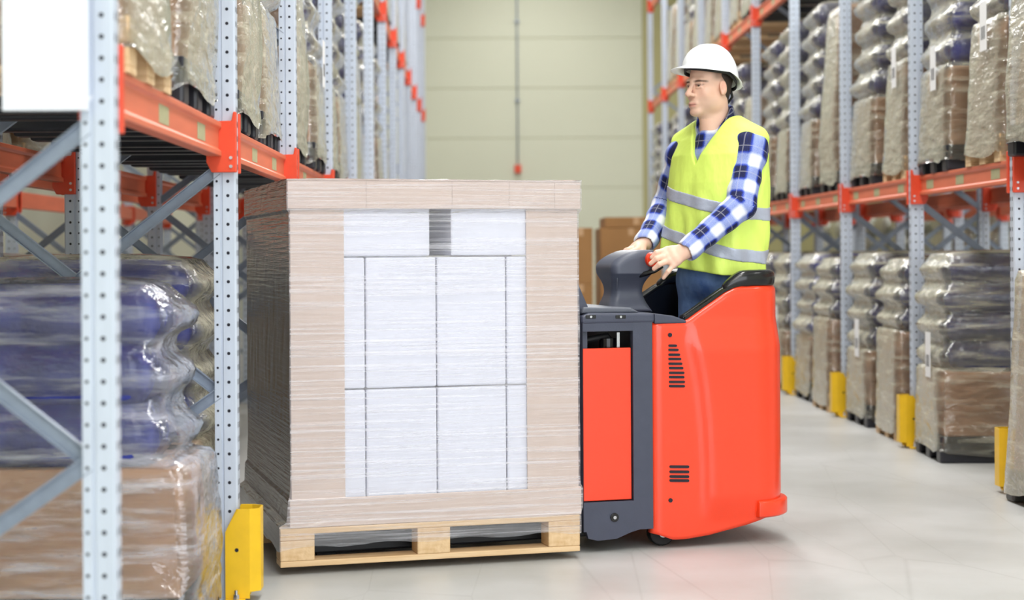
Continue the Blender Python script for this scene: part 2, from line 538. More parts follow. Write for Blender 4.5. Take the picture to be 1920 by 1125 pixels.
BW = BAY - 0.064
def rail_mesh():
    pr = [(0, 0), (.004, -.0), (.004, .018), (-.006, .026), (-.006, .092), (.004, .1), (.004, .118), (-.016, .118), (-.016, .106), (-.046, .106), (-.046, 0)]
    return MB().prism(pr, lambda p, s: (p[0], s, p[1]), 0.0, BW).mesh('rail')
RAIL = rail_mesh()
CONN = MB().prism([(-.098, -.02), (-.08, -.055), (.006, -.055), (.006, .155), (-.004, .155), (-.01, .124), (-.098, .122)], lambda p, s: (p[0], s, p[1]), 0.0, .028).mesh('connector')
BOLT = MB().cyl((0, 0, 0), (0, -.006, 0), .006, 8).mesh('bolt')
STK = MB().box((-.0058, 0, .032), (-.0052, .15, .086)).mesh('sticker')
def make_beam(stickers=True):
    e = empty('rack_crossbar')
    obj('rail', RAIL, 'beam_red', e, 0.003, loc=(-.048, 0, 0))
    for y in (0.0, BW - .028):
        cn = obj('connector', CONN, 'connector_red', e, 0.003, loc=(0, y, 0))
        for zz in (-.035, -.005):
            obj('bolt', BOLT, 'bolt', cn, loc=(-.012, -.0005 if y > 0 else .034, zz))
    if stickers:
        for y in (.15, .76, 1.40):
            obj('sticker', STK, 'sticker', e, loc=(-.048, y, 0))
    return e

frame0, beam0, beam1 = make_frame(), make_beam(True), make_beam(False)
used = set()
def place(proto, loc, rz, label, cat, group):
    if proto.name in used:
        o = copy_tree(proto)
    else:
        o = proto; used.add(proto.name)
    o.location = loc
    o.rotation_euler = (0, 0, rz)
    return tag(o, label, cat, group)

LEVELS = [(1.545, 'lower', 0.0), (3.43, 'middle', 13.0), (4.98, 'upper', 21.0)]
def rack(side, ys, x, sgn, who, levels, rear=True, n_sticker=99):
    """sgn +1: aisle lies towards +x (left rack); -1: towards -x (right rack)"""
    rz = 0.0 if sgn > 0 else PI
    for i, y in enumerate(ys):
        place(frame0, (x, y, 0), rz, f'galvanised upright frame of the {who}, {ORD[i]} from the camera', 'rack frame', f'upright frames of the {who}')
    for (z, lv, ymin) in levels:
        for i in range(len(ys) - 1):
            if ys[i] < ymin: continue
            for rr in ((0, 1) if rear else (0,)):
                bx = x - sgn * rr * (DEP - .05) + (0 if not rr else 0)
                y0 = ys[i] + .032
                pr = beam0 if rr == 0 else beam1
                place(pr, (bx, y0 if sgn > 0 else y0 + BW, z), rz,
                      f'orange {lv} beam on the {"aisle" if rr == 0 else "back"} side of the {who}, {ORD[i]} bay',
                      'rack beam', f'{lv} beams of the {who}')
rack('left', YL, XL, 1, 'left rack', LEVELS)
rack('right', YR, XR, -1, 'right rack', LEVELS)
# second rows standing back to back with the aisle racks
rack('left', [BAY * k for k in range(3, 10)], XL - DEP - 1.38, -1, 'row behind the left rack', LEVELS[:1])
rack('right', [8.22 - BAY + BAY * k for k in range(0, 8)], XR + DEP + 1.38, 1, 'row behind the right rack', LEVELS[:1])

# yellow post guards
def make_guard():
    e = empty('post_guard')
    h = .322
    # bent plate around the aisle corner of the post: side, chamfer, aisle face, chamfer, far side
    path = [(-.040, -.06), (.045, -.06), (.08, -.035), (.08, .035), (.045, .06), (-.040, .06)]
    th = .006
    mb = MB()
    def off(p, k):
        L = math.hypot(p[0] + .0, p[1]); return (p[0] - (.006 if p[0] > 0 else 0), p[1] * (1 - .07))
    for i in range(5):
        a, b = path[i], path[i + 1]
        za = h - .08 if i == 0 else h
        zb = h - .08 if i == 4 else h
        z0a = .012 if i in (0, 4) else .035
        ai, bi = off(a, 0), off(b, 0)
        def prof(p, pi, z0, zt): return [(p[0], p[1], z0), (p[0], p[1], zt), (pi[0], pi[1], zt), (pi[0], pi[1], z0)]
        if i == 0:
            m = (.005, -.06); mi = off(m, 0)
            secs = [prof(a, ai, z0a, h - .08), prof(m, mi, z0a, h), prof(b, bi, z0a, h)]
        elif i == 4:
            m = (.005, .06); mi = off(m, 0)
            secs = [prof(a, ai, z0a, h), prof(m, mi, z0a, h), prof(b, bi, z0a, h - .08)]
        else:
            secs = [prof(a, ai, z0a, h), prof(b, bi, z0a, h)]
        mb.loft(secs)
    mb.build('shield', 'yellow', e)
    for sy in (-1, 1):
        ft = B((-.04, -.1 if sy < 0 else .06, 0), (.03, -.06 if sy < 0 else .1, .012)).build('foot', 'yellow', e, .003)
        MB().cyl((.0, sy * .08, .012), (.0, sy * .08, .03), .011, 6).cyl((.0, sy * .08, .03), (.0, sy * .08, .045), .006, 8).build('anchor_bolt', 'chrome', ft)
        MB().cyl((.0, sy * .0606, .18), (.0, sy * .0616, .18), .007, 10).build('screw_hole', 'hole', e)
    return e
guard0 = make_guard()
for i, y in enumerate(YL[1:3]):
    place(guard0, (XL + .0, y, 0), 0, ['yellow steel post guard at the foot of the left rack, by the carried pallet', 'yellow steel post guard behind the carried pallet, left rack'][i], 'post guard', 'yellow post guards')
for i, y in enumerate(YR[1:8]):
    place(guard0, (XR, y, 0), PI, f'yellow steel post guard at the foot of the right rack, {ORD[i]} from the camera', 'post guard', 'yellow post guards')

# white board tied to the nearest post
wbd = empty('sign_board', at(85, 208, 3.80))
tag(wbd, 'blank white board fixed to the nearest post of the left rack', 'board')
p0, p1 = at(6, 208, 3.80), at(166, -60, 3.80)
hw = (p1.x - p0.x) / 2
B((-hw, -.004, 0), (hw, .004, p1.z - p0.z)).build('sheet', 'white_board', wbd, 0.003)
MB().bar((hw - .012, .0, .012), (hw + .004, .02, .035), .004, .004).build('cable_tie', 'white_board', wbd)

# ------------------------------------------------------------------ wrapped loads in the racks
def rrect(hx, hy, r, z, n=6, jit=0.0, cx=0, cy=0, g=None):
    pts = []
    for q, (sx, sy) in enumerate(((1, 1), (-1, 1), (-1, -1), (1, -1))):
        for i in range(n):
            a = q * PI / 2 + (i / (n - 1)) * PI / 2
            px = sx * (hx - r) + r * math.cos(a); py = sy * (hy - r) + r * math.sin(a)
            k = 1 + (g.uniform(-jit, jit) if g else 0)
            pts.append((cx + px * k, cy + py * k, z))
        # extra points along the straight side
        a = (q + 1) * PI / 2
        nx, ny = ((-1, 1), (-1, -1), (1, -1), (1, 1))[q]
        ex, ey = (sx * (hx - r) + r * math.cos(a), sy * (hy - r) + r * math.sin(a))
        fx, fy = (nx * (hx - r) + r * math.cos(a), ny * (hy - r) + r * math.sin(a))
        for i in range(1, 6):
            t = i / 6
            k = 1 + (g.uniform(-jit, jit) if g else 0)
            pts.append((cx + (ex + (fx - ex) * t) * k, cy + (ey + (fy - ey) * t) * k, z))
    return pts

def sack_mesh(hx, hy, hz, seed):
    g = random.Random(seed)
    mb = MB(); rings = []
    for i in range(9):
        a = -PI / 2 + PI * i / 8
        sc = abs(math.cos(a)) ** 0.8 if abs(math.cos(a)) > 1e-6 else 0
        sc = max(sc, .3)
        rings.append(rrect(hx * (.80 + .20 * sc) * (1 if 0 < i < 8 else .93), hy * (.74 + .26 * sc) * (1 if 0 < i < 8 else .9), .07, hz + hz * math.sin(a) * 1.0, 5, .014, g=g))
    mb.loft(rings)
    return mb.mesh('sack')

def film_mesh(sections, seed, jit=.009, r=.045):
    """sections: (z, hx, hy, cx)"""
    g = random.Random(seed)
    mid = []
    for a, b in zip(sections, sections[1:]):      # round off the bulges
        mid.append(tuple(x * .78 + y * .22 for x, y in zip(a, b)))
        mid.append(tuple(x * .22 + y * .78 for x, y in zip(a, b)))
    sections = [sections[0]] + mid + [sections[-1]]
    rings = [rrect(hx, hy, min(r, hx * .4), z, 5, jit, cx, 0, g) for z, hx, hy, cx in sections]
    for k in range(len(rings[0])):      # ragged lower hem
        p = rings[0][k]; rings[0][k] = (p[0], p[1], p[2] + .022 * math.sin(k * .55 + seed) + g.uniform(-.004, .004))
    return MB().loft(rings, True, False).add(rings[-1], [tuple(range(len(rings[-1])))]).mesh('film')

HX, HY = .45, .30
def pallet_parts(parent, kind, detail):
    if kind == 'wood':
        root = MB()
        if not detail:
            for k in range(5):
                root.box((-HX, -HY + k * .1275, .122), (HX, -HY + k * .1275 + .09, .144))
            for bx in (-HX, -.05, HX - .1):
                for by in (-HY, -.05, HY - .1): root.box((bx, by, .02), (bx + .1, by + .1, .122))
            for by in (-HY, -.05, HY - .1): root.box((-HX, by, 0), (HX, by + .1, .02))
            root.build('pallet', 'wood', parent); return
        pal = empty('pallet'); pal.parent = parent
        bm_ = B((-HX, 0, .122), (HX, .09, .144)).mesh('deck_board')
        for k in range(5): obj('deck_board', bm_, 'wood', pal, .002, loc=(0, -HY + k * .1275, 0))
        bk = B((0, 0, .02), (.1, .1, .122)).mesh('block')
        sk = B((-HX, 0, 0), (HX, .1, .02)).mesh('skid')
        for by in (-HY, -.05, HY - .1):
            obj('skid', sk, 'wood', pal, .002, loc=(0, by, 0))
            for bx in (-HX, -.05, HX - .1): obj('block', bk, 'wood', pal, .003, loc=(bx, by, 0))
    else:
        m = 'grey_plastic' if kind == 'grey' else 'black_plastic'
        deck = MB().box((-HX, -HY, .115), (HX, HY, .15))
        for k in range(12):
            y = -HY + .02 + k * (2 * HY - .04) / 11
            deck.box((-HX + .012, y - .006, .085), (HX - .012, y + .006, .115))
        rows = (-HY, -.05, HY - .1)
        if not detail:
            for by in rows: deck.box((-HX, by, 0), (HX, by + .1, .115))
            deck.build('pallet', m, parent, .006); return
        pal = deck.build('pallet', m, parent, .004)
        ft = B((-HX, 0, 0), (HX, .1, .115)).mesh('runner')
        for by in rows: obj('runner', ft, m, pal, .012, loc=(0, by, 0))

def make_load(ptype, ch, layers, lh, sackm, seed, detail=True, film='film', label=False, taper=.05, carton='carton', cw=1.0, slack=.014, sk=1.0):
    g = random.Random(seed)
    e = empty('wrapped_pallet_load')
    pallet_parts(e, ptype, detail)
    z = .15 if ptype != 'wood' else .144
    zb = z
    hx, hy = HX - .03, HY - .025
    secs = [(.055, HX + .012, HY + .012, 0), (.10, HX + .012, HY + .012, 0), (.15, HX + .008, HY + .008, 0)]
    if ch > 0:
        tp = taper * .5
        mb = MB()
        n = 2 if ch > .7 else 1
        for q in range(n):
            z0, z1 = z + ch / n * q, z + ch / n * (q + 1) - .004
            f0, f1 = 1 - tp * 2 * (z0 - z) / 1.2, 1 - tp * 2 * (z1 - z) / 1.2
            cm = MB().loft([[(sx * hx * f0 * cw, sy * hy * f0, z0) for sx, sy in ((1, 1), (-1, 1), (-1, -1), (1, -1))],
                            [(sx * hx * f1 * cw, sy * hy * f1, z1) for sx, sy in ((1, 1), (-1, 1), (-1, -1), (1, -1))]])
            co = cm.build('carton', carton, e, .006)
            if detail:
                for sx in (-1, 1):
                    mb2 = MB().box((sx * .21 - .003, -hy * f0 * 1.004, z0 + .02), (sx * .21 + .003, -hy * f0 + .004, z1 - .01))
                    mb2.build('seam', 'tape', co)
        for q in range(1, 6):
            zz = z + ch * q / 5 + (.004 if q == 5 else 0)
            ff = 1 - tp * 2 * (zz - z) / 1.2
            secs.append((zz, hx * ff * max(1, cw) + .014 + slack, hy * ff + .014, slack))
        z += ch
    kx = (1 - taper * (z - zb) / 1.2) * sk
    sm = [sack_mesh(hx * .97, hy * .98, lh * .56, seed * 10 + q) for q in range(2)] if layers else None
    for q in range(layers):
        o = obj('sack', sm[q % 2], sackm, e, 0, True, loc=(g.uniform(-.02, .02), g.uniform(-.015, .015), z - lh * .05))
        f = kx * (1 - taper * q / max(4, layers))
        o.scale = (f, f, 1)
        o.rotation_euler = (0, 0, g.uniform(-.03, .03))
        secs.append((z + lh * .12, hx * f * .97 + slack * .6, hy * f * .96, slack * .6))
        secs.append((z + lh * .28, hx * f + .016 + slack, hy * f + .014, o.location.x + slack))
        secs.append((z + lh * .55, hx * f + .028 + slack, hy * f + .026, o.location.x + slack))
        secs.append((z + lh * .85, hx * f + .006, hy * f + .004, o.location.x))
        z += lh
    f = secs[-1]
    secs.append((z + .015, f[1] * .93, f[2] * .9, 0))
    secs.append((z + .03, f[1] * .5, f[2] * .5, 0))
    obj('film', film_mesh(secs, seed), film, e, 0, True)
    if label:
        zl = .15 + max(ch, .45) * .72
        for (q, zz) in ((0, zl),):
            lb = B((HX + .012, .02, zz), (HX + .015, .13, zz + .26)).build('paper_label', 'paper', e)
            for j in range(7):
                B((HX + .0151, .04 + j * .011, zz + .06), (HX + .0155, .045 + j * .011, zz + .13)).build('barcode', 'ink', lb)
    return e

def shift_origin_hidden(o):
    o.location = (0, 0, -50)

P = {
    # floor loads, about 1.2 m
    'floor_navy':  make_load('black', .37, 4, .165, 'sack_navy', 1, label=True),
    'floor_blue':  make_load('black', .37, 4, .165, 'sack_blue', 2),
    'floor_box':   make_load('wood', .55, 3, .15, 'sack_navy', 3),
    'near_blue':   make_load('black', .40, 3, .185, 'sack_blue', 4, film='film_blue', taper=.2, slack=.022, sk=.9),
    'grey_box':    make_load('grey', .95, 0, .1, 'sack_navy', 5, taper=.12),
    # shelf loads, up to 1.5 m
    'shelf_navy':  make_load('black', .46, 5, .19, 'sack_navy', 6, taper=.12),
    'shelf_blue':  make_load('black', .46, 5, .19, 'sack_blue', 7, label=True, taper=.1),
    'shelf_box':   make_load('black', 1.25, 0, .1, 'sack_navy', 8, taper=.2, slack=.03),
    'shelf_wood':  make_load('wood', .62, 4, .18, 'sack_navy', 9, label=True, taper=.14),
    # far ones with fewer parts
    'far_navy':    make_load('black', .46, 5, .18, 'sack_navy', 10, detail=False, taper=.1),
    'far_blue':    make_load('black', .46, 5, .18, 'sack_blue', 11, detail=False, taper=.1),
    'far_box':     make_load('wood', .95, 0, .1, 'sack_navy', 12, detail=False, taper=.12),
    'pale_sack':   make_load('wood', 0, 5, .315, 'sack_white', 13, detail=False),
    'dull_box':    make_load('wood', 1.05, 0, .1, 'sack_navy', 14, detail=False, carton='carton_dark'),
}
for sx in (-1, 1):      # green leaf print on the pale sacks
    lf = [(0, 0), (.05, .05), (.07, .13), (.04, .2), (.0, .12), (-.02, .05)]
    MB().prism([(sx * .18 + a * 1.5, 1.25 + b * 1.8) for a, b in lf], lambda p, s: (p[0], s, p[1]), -HY - .018, -HY - .012).build('print', 'print_green', P['pale_sack'])
    MB().prism([(sx * .18 + a * 1.5, 1.25 + b * 1.8) for a, b in lf], lambda p, s: (p[0], s, p[1]), HY + .012, HY + .018).build('print', 'print_green', P['pale_sack'])
DESC = {
    'floor_navy': 'navy sacks over carton on black pallet', 'floor_blue': 'blue sacks over carton on black pallet',
    'floor_box': 'navy sacks over tall carton on wooden pallet', 'near_blue': 'bulging blue sacks over tan carton on black pallet',
    'grey_box': 'wrapped tan cartons on grey pallet', 'shelf_navy': 'tall navy sack stack on black pallet',
    'shelf_blue': 'tall blue sack stack on black pallet', 'shelf_box': 'wrapped tan cartons on black pallet',
    'shelf_wood': 'wrapped cartons and sacks on wooden pallet', 'far_navy': 'wrapped navy sacks over carton', 'far_blue': 'wrapped blue sacks over carton',
    'far_box': 'wrapped tan cartons on wooden pallet', 'pale_sack': 'stack of pale bulging sacks', 'dull_box': 'dull brown wrapped cartons'}
def put_load(kind, x, y, z, side, where, group, rz=0.0):
    o = place(P[kind], (x, y, z), (0 if side > 0 else PI) + rz, DESC[kind] + ', ' + where, 'pallet load', group)
    return o

g = random.Random(21)
ZS = 1.545 + .1185
# left rack, lower shelf
seqL = ['shelf_wood', 'shelf_box', 'shelf_box', 'shelf_navy', 'shelf_box', 'shelf_blue', 'shelf_navy', 'far_blue', 'far_navy', 'far_box', 'far_navy', 'far_blue', 'far_box', 'far_navy']
for i in range(7):
    for j in range(2):
        k = seqL[i * 2 + j]
        y = YL[i] + (.60 if j == 0 else 1.50)
        put_load(k, XL - HX - .03 - g.uniform(0, .04), y, ZS, 1, f'lower shelf of left rack, {ORD[i * 2 + j]} in line', 'loads on the lower shelf of the left rack', g.uniform(-.02, .02))
# left rack floor
put_load('near_blue', -.885 - HX, 5.34, 0, 1, 'on floor by nearest left post', 'loads on the floor of the left rack')
put_load('floor_blue', -1.0 - HX, 6.24, 0, 1, 'on floor behind the left yellow guard', 'loads on the floor of the left rack')
for q, (xx, yy) in enumerate(((-2.85, 6.3), (-2.85, 7.15), (-2.85, 8.25), (-2.85, 9.1), (-2.85, 10.2), (-2.85, 11.05))):
    put_load('dull_box', xx, yy, 0, -1, f'floor of row behind left rack, {ORD[q]} in line', 'loads in the row behind the left rack')
for q in range(4):  # shelf loads added to block light; floor row lengthened for the same
    put_load('dull_box', -2.85, BAY * (3 + q // 2) + (.5 if q % 2 == 0 else 1.35), ZS, -1, f'added on shelf of row behind left rack, {ORD[q]} in line', 'loads in the row behind the left rack')
# left rack middle shelf
for i in range(3):
    yb = YL[i + 6]
    for j in range(2):
        put_load(['far_box', 'far_navy', 'far_blue'][(i + j) % 3], XL - HX - .05, yb + (.58 if j == 0 else 1.4), 3.43 + .1185, 1, f'middle shelf of left rack, {ORD[i * 2 + j]} in line', 'loads on the middle shelf of the left rack')
# right rack
seqR = ['shelf_box', 'shelf_box', 'shelf_wood', 'shelf_blue', 'shelf_wood', 'shelf_navy', 'shelf_box', 'shelf_navy', 'shelf_navy', 'far_navy', 'far_box', 'far_navy', 'far_blue', 'far_box', 'far_navy', 'far_box', 'far_navy', 'far_blue', 'far_box', 'far_navy']
seqF = ['grey_box', 'grey_box', 'floor_box', 'floor_navy', 'floor_box', 'floor_navy', 'floor_box', 'floor_blue', 'floor_navy', 'far_navy', 'far_box', 'far_navy', 'far_blue', 'far_box', 'far_navy', 'far_box', 'far_navy', 'far_blue', 'far_box', 'far_navy']
for i in range(10):
    for j in range(2):
        n = i * 2 + j
        if n == 0: continue
        y = YR[i] + (.60 if j == 0 else 1.55)
        put_load(seqR[n], XR + HX + (.02 if n > 1 else -.05) + g.uniform(0, .04), y, ZS, -1, f'lower shelf of right rack, {(ORD + ["sixteenth", "seventeenth", "eighteenth", "nineteenth"])[n - 1]} in line', 'loads on the lower shelf of the right rack', g.uniform(-.03, .03))
        if n == 2: continue
        yf = y - (.12 if j else .02)
        put_load(seqF[n] if not seqF[n].startswith('far') else ['floor_navy', 'floor_blue', 'floor_box'][n % 3], XR + HX - (.04 if n > 1 else .11) + g.uniform(0, .04), 7.70 if n == 1 else yf, 0, -1, f'on floor of right rack, {(ORD + ["sixteenth", "seventeenth", "eighteenth"])[max(0, n - 2 if n > 2 else 0)]} in line', 'loads on the floor of the right rack', g.uniform(-.03, .03))
for i in range(5):
    yb = YR[i + 4]
    for j in range(2):
        put_load(['far_box', 'far_navy', 'far_box'][(i + j) % 3] if i < 4 else 'far_box', XR + HX + .05, yb + (.58 if j == 0 else 1.4), 3.43 + .1185, -1, f'middle shelf of right rack, {ORD[i * 2 + j]} in line', 'loads on the middle shelf of the right rack')
for q in range(11):
    put_load('pale_sack', 6.15, 17.6 + q * 1.0, 0, 1, f'on floor far behind right rack, {ORD[q]} in line', 'pale loads behind the right rack')
for k, o in P.items():
    if o.name not in used:
        for ch in list(o.children_recursive): bpy.data.objects.remove(ch)
        bpy.data.objects.remove(o)

# ------------------------------------------------------------------ cartons standing at the end of the aisle
def big_carton(name, x0, x1, y, z0, z1, dp, label):
    e = empty(name, ((x0 + x1) / 2, y + dp / 2, z0))
    w, h = (x1 - x0) / 2, z1 - z0
    B((-w, -dp / 2, 0), (w, dp / 2, h)).build('body', 'carton_dark', e, .006)
    B((-.03, -dp / 2 - .001, h - .08), (.03, dp / 2 + .001, h + .001)).build('tape', 'tape', e)
    B((-w + .004, -dp / 2 + .004, h), (-.002, dp / 2 - .004, h + .004)).build('flap', 'carton_dark', e)
    B((.002, -dp / 2 + .004, h), (w - .004, dp / 2 - .004, h + .004)).build('flap', 'carton_dark', e)
    return tag(e, label, 'carton', 'brown cartons at the end of the aisle')
YB = 17.5
def zx(px, py): p = at(px, py, YB); return p.x, p.z
xa0, za = zx(1066, 428); xa1, _ = zx(1111, 428)
def wood_base(x0, x1, y, dp, label):
    e = empty('wooden_pallet', ((x0 + x1) / 2, y + dp / 2, 0)); w = (x1 - x0) / 2
    for k in range(5):
        yy = -dp / 2 + k * (dp - .1) / 4
        B((-w, yy, .122), (w, yy + .1, .144)).build('deck_board', 'wood', e)
    for bx in (-w, -.05, w - .1):
        B((bx, -dp / 2, 0), (bx + .1, dp / 2, .122)).build('runner', 'wood_y', e)
    return tag(e, label, 'pallet')
wood_base(xa0, xa1, YB, .7, 'wooden pallet under the narrow brown carton tower')
zmid = .144 + (za - .144) * .55
big_carton('carton', xa0, xa1, YB, .144, zmid, .7, 'lower brown carton of the narrow tower beyond the truck')
big_carton('carton', xa0, xa1, YB, zmid + .005, za, .7, 'upper brown carton of the narrow tower beyond the truck')
xb0, zb1 = zx(1132, 484); xb1, _ = zx(1252, 484); _, zb2 = zx(1132, 427); xc0, zb3 = zx(1141, 406); xc1, _ = zx(1262, 406)
wood_base(xb0, xb1, YB + .5, .8, 'wooden pallet under the wide brown carton stack')
zl = .144 + (zb1 - .144) * .5
big_carton('carton', xb0, xb1, YB + .5, .144, zl, .8, 'bottom brown carton of the wide stack beyond the truck')
big_carton('carton', xb0, xb1, YB + .5, zl + .005, zb1, .8, 'second brown carton up in the wide stack beyond the truck')
big_carton('carton', xb0, xb1, YB + .5, zb1 + .005, zb2, .8, 'third brown carton up in the wide stack beyond the truck')
big_carton('carton', xc0, xc1, YB + .5, zb2 + .008, zb3, .8, 'flat brown carton topping the wide stack beyond the truck')
xy, zy = zx(1121, 502)
e = empty('bollard', (xy, YB + 2.4, 0)); tag(e, 'yellow bollard between the two brown carton stacks', 'bollard')
MB().cyl((0, 0, 0), (0, 0, 1.02), .06, 14).build('tube', 'yellow', e, smooth=False)
MB().cyl((0, 0, 0), (0, 0, .015), .11, 14).build('base_plate', 'brace_steel', e)
MB().cyl((0, 0, .62), (0, 0, .74), .0612, 14).build('band', 'white_board', e)

# ------------------------------------------------------------------ the carried pallet load
ld = empty('wrapped_pallet_load', (LX, LY, 0), TH)
tag(ld, 'large film wrapped load of white cartons with tan edge boards on the truck forks', 'pallet load')
PZ = .03
W_, D_ = 1.185, 1.2
pal = empty('pallet'); pal.parent = ld
skm = B((0, 0, 0), (W_, .1, .022)).mesh('skid')
blm = B((0, 0, .022), (.13, .1, .1)).mesh('block')
for d in (0, D_ / 2 - .05, D_ - .1):
    obj('skid', skm, 'wood', pal, .003, loc=(0, d, PZ))
    for t in (0, W_ / 2 - .065, W_ - .13):
        obj('block', blm, 'wood_y', pal, .004, loc=(t, d, PZ))
stm = B((0, 0, .1), (.13, D_, .122)).mesh('stringer_board')
for t in (0, W_ / 2 - .065, W_ - .13):
    obj('stringer_board', stm, 'wood_y', pal, .003, loc=(t, 0, PZ))
dbm = B((0, 0, .122), (W_, .1, .144)).mesh('deck_board')
for k in range(8):
    obj('deck_board', dbm, 'wood', pal, .003, loc=(0, k * 1.1 / 7, PZ))
Z0 = PZ + .144
T0, T1, ZT = .045, 1.185, 1.484
FD = .012                                   # face of the cartons behind the pallet edge
# white cartons: four columns, two layers, two rows deep
ZR = [Z0 + .006, .690, 1.194]
cw = (T1 - T0 - .02) / 4
for layer in range(2):
    for row in range(2):
        for k in range(4):
            a = T0 + .01 + k * cw
            d0 = FD + .012 + row * .578
            o = B((a + .0015, d0, ZR[layer] + .002), (a + cw - .0025, d0 + .574, ZR[layer + 1] - .003)).build('white_carton', 'white_carton', ld, .007)
t_a, t_b, t_c = T0 + .01, tz(808, 430)[0], tz(848, 430)[0]
for row in range(2):
    d0 = FD + .012 + row * .578
    for a, b in ((t_a, t_b), (t_c, T1 - .01)):
        B((a, d0 - .002, ZR[2] + .002), (b, d0 + .57, ZT - .03)).build('white_carton', 'white_carton', ld, .006)
# tan corner boards, tray and lid
def corner(t, d, st, sd, wt, wd):
    th = .006
    mb = MB()
    pts = [(0, 0), (wt, 0), (wt, th), (th, th), (th, wd), (0, wd)]
    mb.prism([(t + st * p[0], d + sd * p[1]) for p in pts], lambda p, s: (p[0], p[1], s), Z0 + .01, ZT - .02)
    mb.build('corner_board', 'carton_pink', ld, .002)
wl, wr = tz(647, 600)[0] - T0, T1 - tz(989, 600)[0]
corner(T0, FD, 1, 1, wl, .30); corner(T1, FD, -1, 1, wr, .30)
corner(T0, D_ - .004, 1, -1, wl, .30); corner(T1, D_ - .004, -1, -1, wr, .30)
def ring_tray(name, z0, z1, ex, top):
    e = empty(name); e.parent = ld
    a, b, c, d = T0 - ex, T1 + ex, FD - ex, D_ + ex
    th = .006
    for lo, hi in (((a, c, z0), (b, c + th, z1)), ((a, d - th, z0), (b, d, z1)), ((a, c + th, z0), (a + th, d - th, z1)), ((b - th, c + th, z0), (b, d - th, z1))):
        B(lo, hi).build('side_wall', 'carton_pink', e, .0025)
    if top: B((a, c, z1 - th), (b, d, z1)).build('top_sheet', 'carton_pink', e, .0025)
    return e
ring_tray('lid', 1.376, ZT, .010, True)
ring_tray('tray', Z0 + .001, .283, .008, False)
# vertical creases of the lid
for px in (687, 848, 955, 1040):
    t = tz(px, 360)[0]
    B((t - .001, FD - .0112, 1.378), (t + .001, FD - .0098, ZT - .004)).build('lid_crease', 'crease', ld)
# stretch film over everything
def main_film():
    gg = random.Random(3)
    rings = []
    zs = [.105, .135, .182, .2, .245, .28, .295, .33, .4, .5, .6, .69, .8, .9, 1.0, 1.1, 1.19, 1.28, 1.36, 1.372, 1.42, 1.47, 1.487, 1.489]
    for i, z in enumerate(zs):
        ex = .006
        if z < .19: lo_t, hi_t, lo_d, hi_d = -.004, W_ + .004, -.005, D_ + .005
        elif z < .29: lo_t, hi_t, lo_d, hi_d = T0 - .012, T1 + .012, FD - .012, D_ + .012
        elif z < 1.37: lo_t, hi_t, lo_d, hi_d = T0 - .005, T1 + .005, FD - .005, D_ + .003
        else: lo_t, hi_t, lo_d, hi_d = T0 - .014, T1 + .014, FD - .014, D_ + .014
        if .19 <= z < .35:      # film pulled out to the pallet's near left corner
            k = (.35 - z) / .19 * .3
            lo_t = lo_t * (1 - k) + k * -.004
        pts = []
        n = 26
        for a in range(n): pts.append((lo_t + (hi_t - lo_t) * a / n, lo_d))
        for a in range(n): pts.append((hi_t, lo_d + (hi_d - lo_d) * a / n))
        for a in range(n): pts.append((hi_t - (hi_t - lo_t) * a / n, hi_d))
        for a in range(n): pts.append((lo_t, hi_d - (hi_d - lo_d) * a / n))
        ring = []
        for j, (x, y) in enumerate(pts):
            zz = z + gg.uniform(-.002, .002)
            if i == 0:
                zz += .018 * math.sin(j * .9) * .3 + (.045 * (1 - x / .12) * -.3 if x < .12 else 0)
            ring.append((x + gg.uniform(-.0012, .0012), y + gg.uniform(-.0012, .0012), zz))
        rings.append(ring)
    return MB().loft(rings, True, False).add(rings[-1], [tuple(range(len(rings[-1])))]).mesh('film')
obj('film', main_film(), 'film_main', ld, 0, False)

# ------------------------------------------------------------------ the stand-on pallet truck
OFF = .1
tk = empty('pallet_truck', (LX - TS * OFF, LY + TC * OFF, 0), TH)
tag(tk, 'orange and slate stand-on electric pallet truck carrying the wrapped load', 'pallet truck')
TW = .80
def q(px, py, d=0.0): return tz(px, py, OFF + d)
yz = lambda p, s: (p[0], s, p[1])
# forks
for d in (.10, .52):
    pts = [(.06, .05), (.10, .038), (1.30, .05), (1.30, .125), (.12, .12), (.06, .085)]
    MB().prism(pts, yz, d, d + .18).build('fork', 'fork_black', tk, .008)
    MB().cyl((.22, d + .05, .04), (.22, d + .13, .04), .04, 18).build('load_roller', 'rubber', tk)
# battery housing: frame of the near and far flank with an opening, closed front and back
tA, tB = 1.235, q(1224, 800)[0]
zbot, ztop = .085, q(1150, 603)[1]
o0, o1 = q(1093, 700)[0], q(1187, 700)[0]
oz0, oz1 = q(1140, 941)[1], q(1140, 621)[1]
hs = MB()
for d0, d1 in ((0, .03), (TW - .03, TW)):
    hs.box((tA, d0, zbot), (o0, d1, ztop)).box((o1, d0, zbot), (tB, d1, ztop)).box((o0, d0, oz1), (o1, d1, ztop))
    skirt = [(o0, zbot), (o0, oz0), (o1, oz0), (o1, zbot)]
    hs.box((o0, d0, zbot), (o1, d1, oz0))
    wave = [(tA + .012, zbot), (tA + .02, .058), (tA + .06, .048), (tA + .14, .052), (tA + .2, .075), (tA + .24, zbot)]
    hs.prism(wave, yz, d0, d1)
hs.box((tA, .03, zbot), (tA + .03, TW - .03, ztop)).box((tB - .03, .03, zbot), (tB, TW - .03, ztop)).box((tA + .03, .03, zbot), (tB - .03, TW - .03, zbot + .03))
hs.build('battery_housing', 'slate', tk, .007)
pz1 = q(1140, 653)[1]
for d in (.012, TW - .022):
    B((o0 + .004, d, oz0 + .004), (o1 - .004, d + .01, pz1)).build('battery_panel', 'truck_red', tk, .003)
bt = B((tA + .05, .06, .13), (tB - .05, TW - .06, pz1 - .05)).build('battery', 'black_plastic', tk, .01)
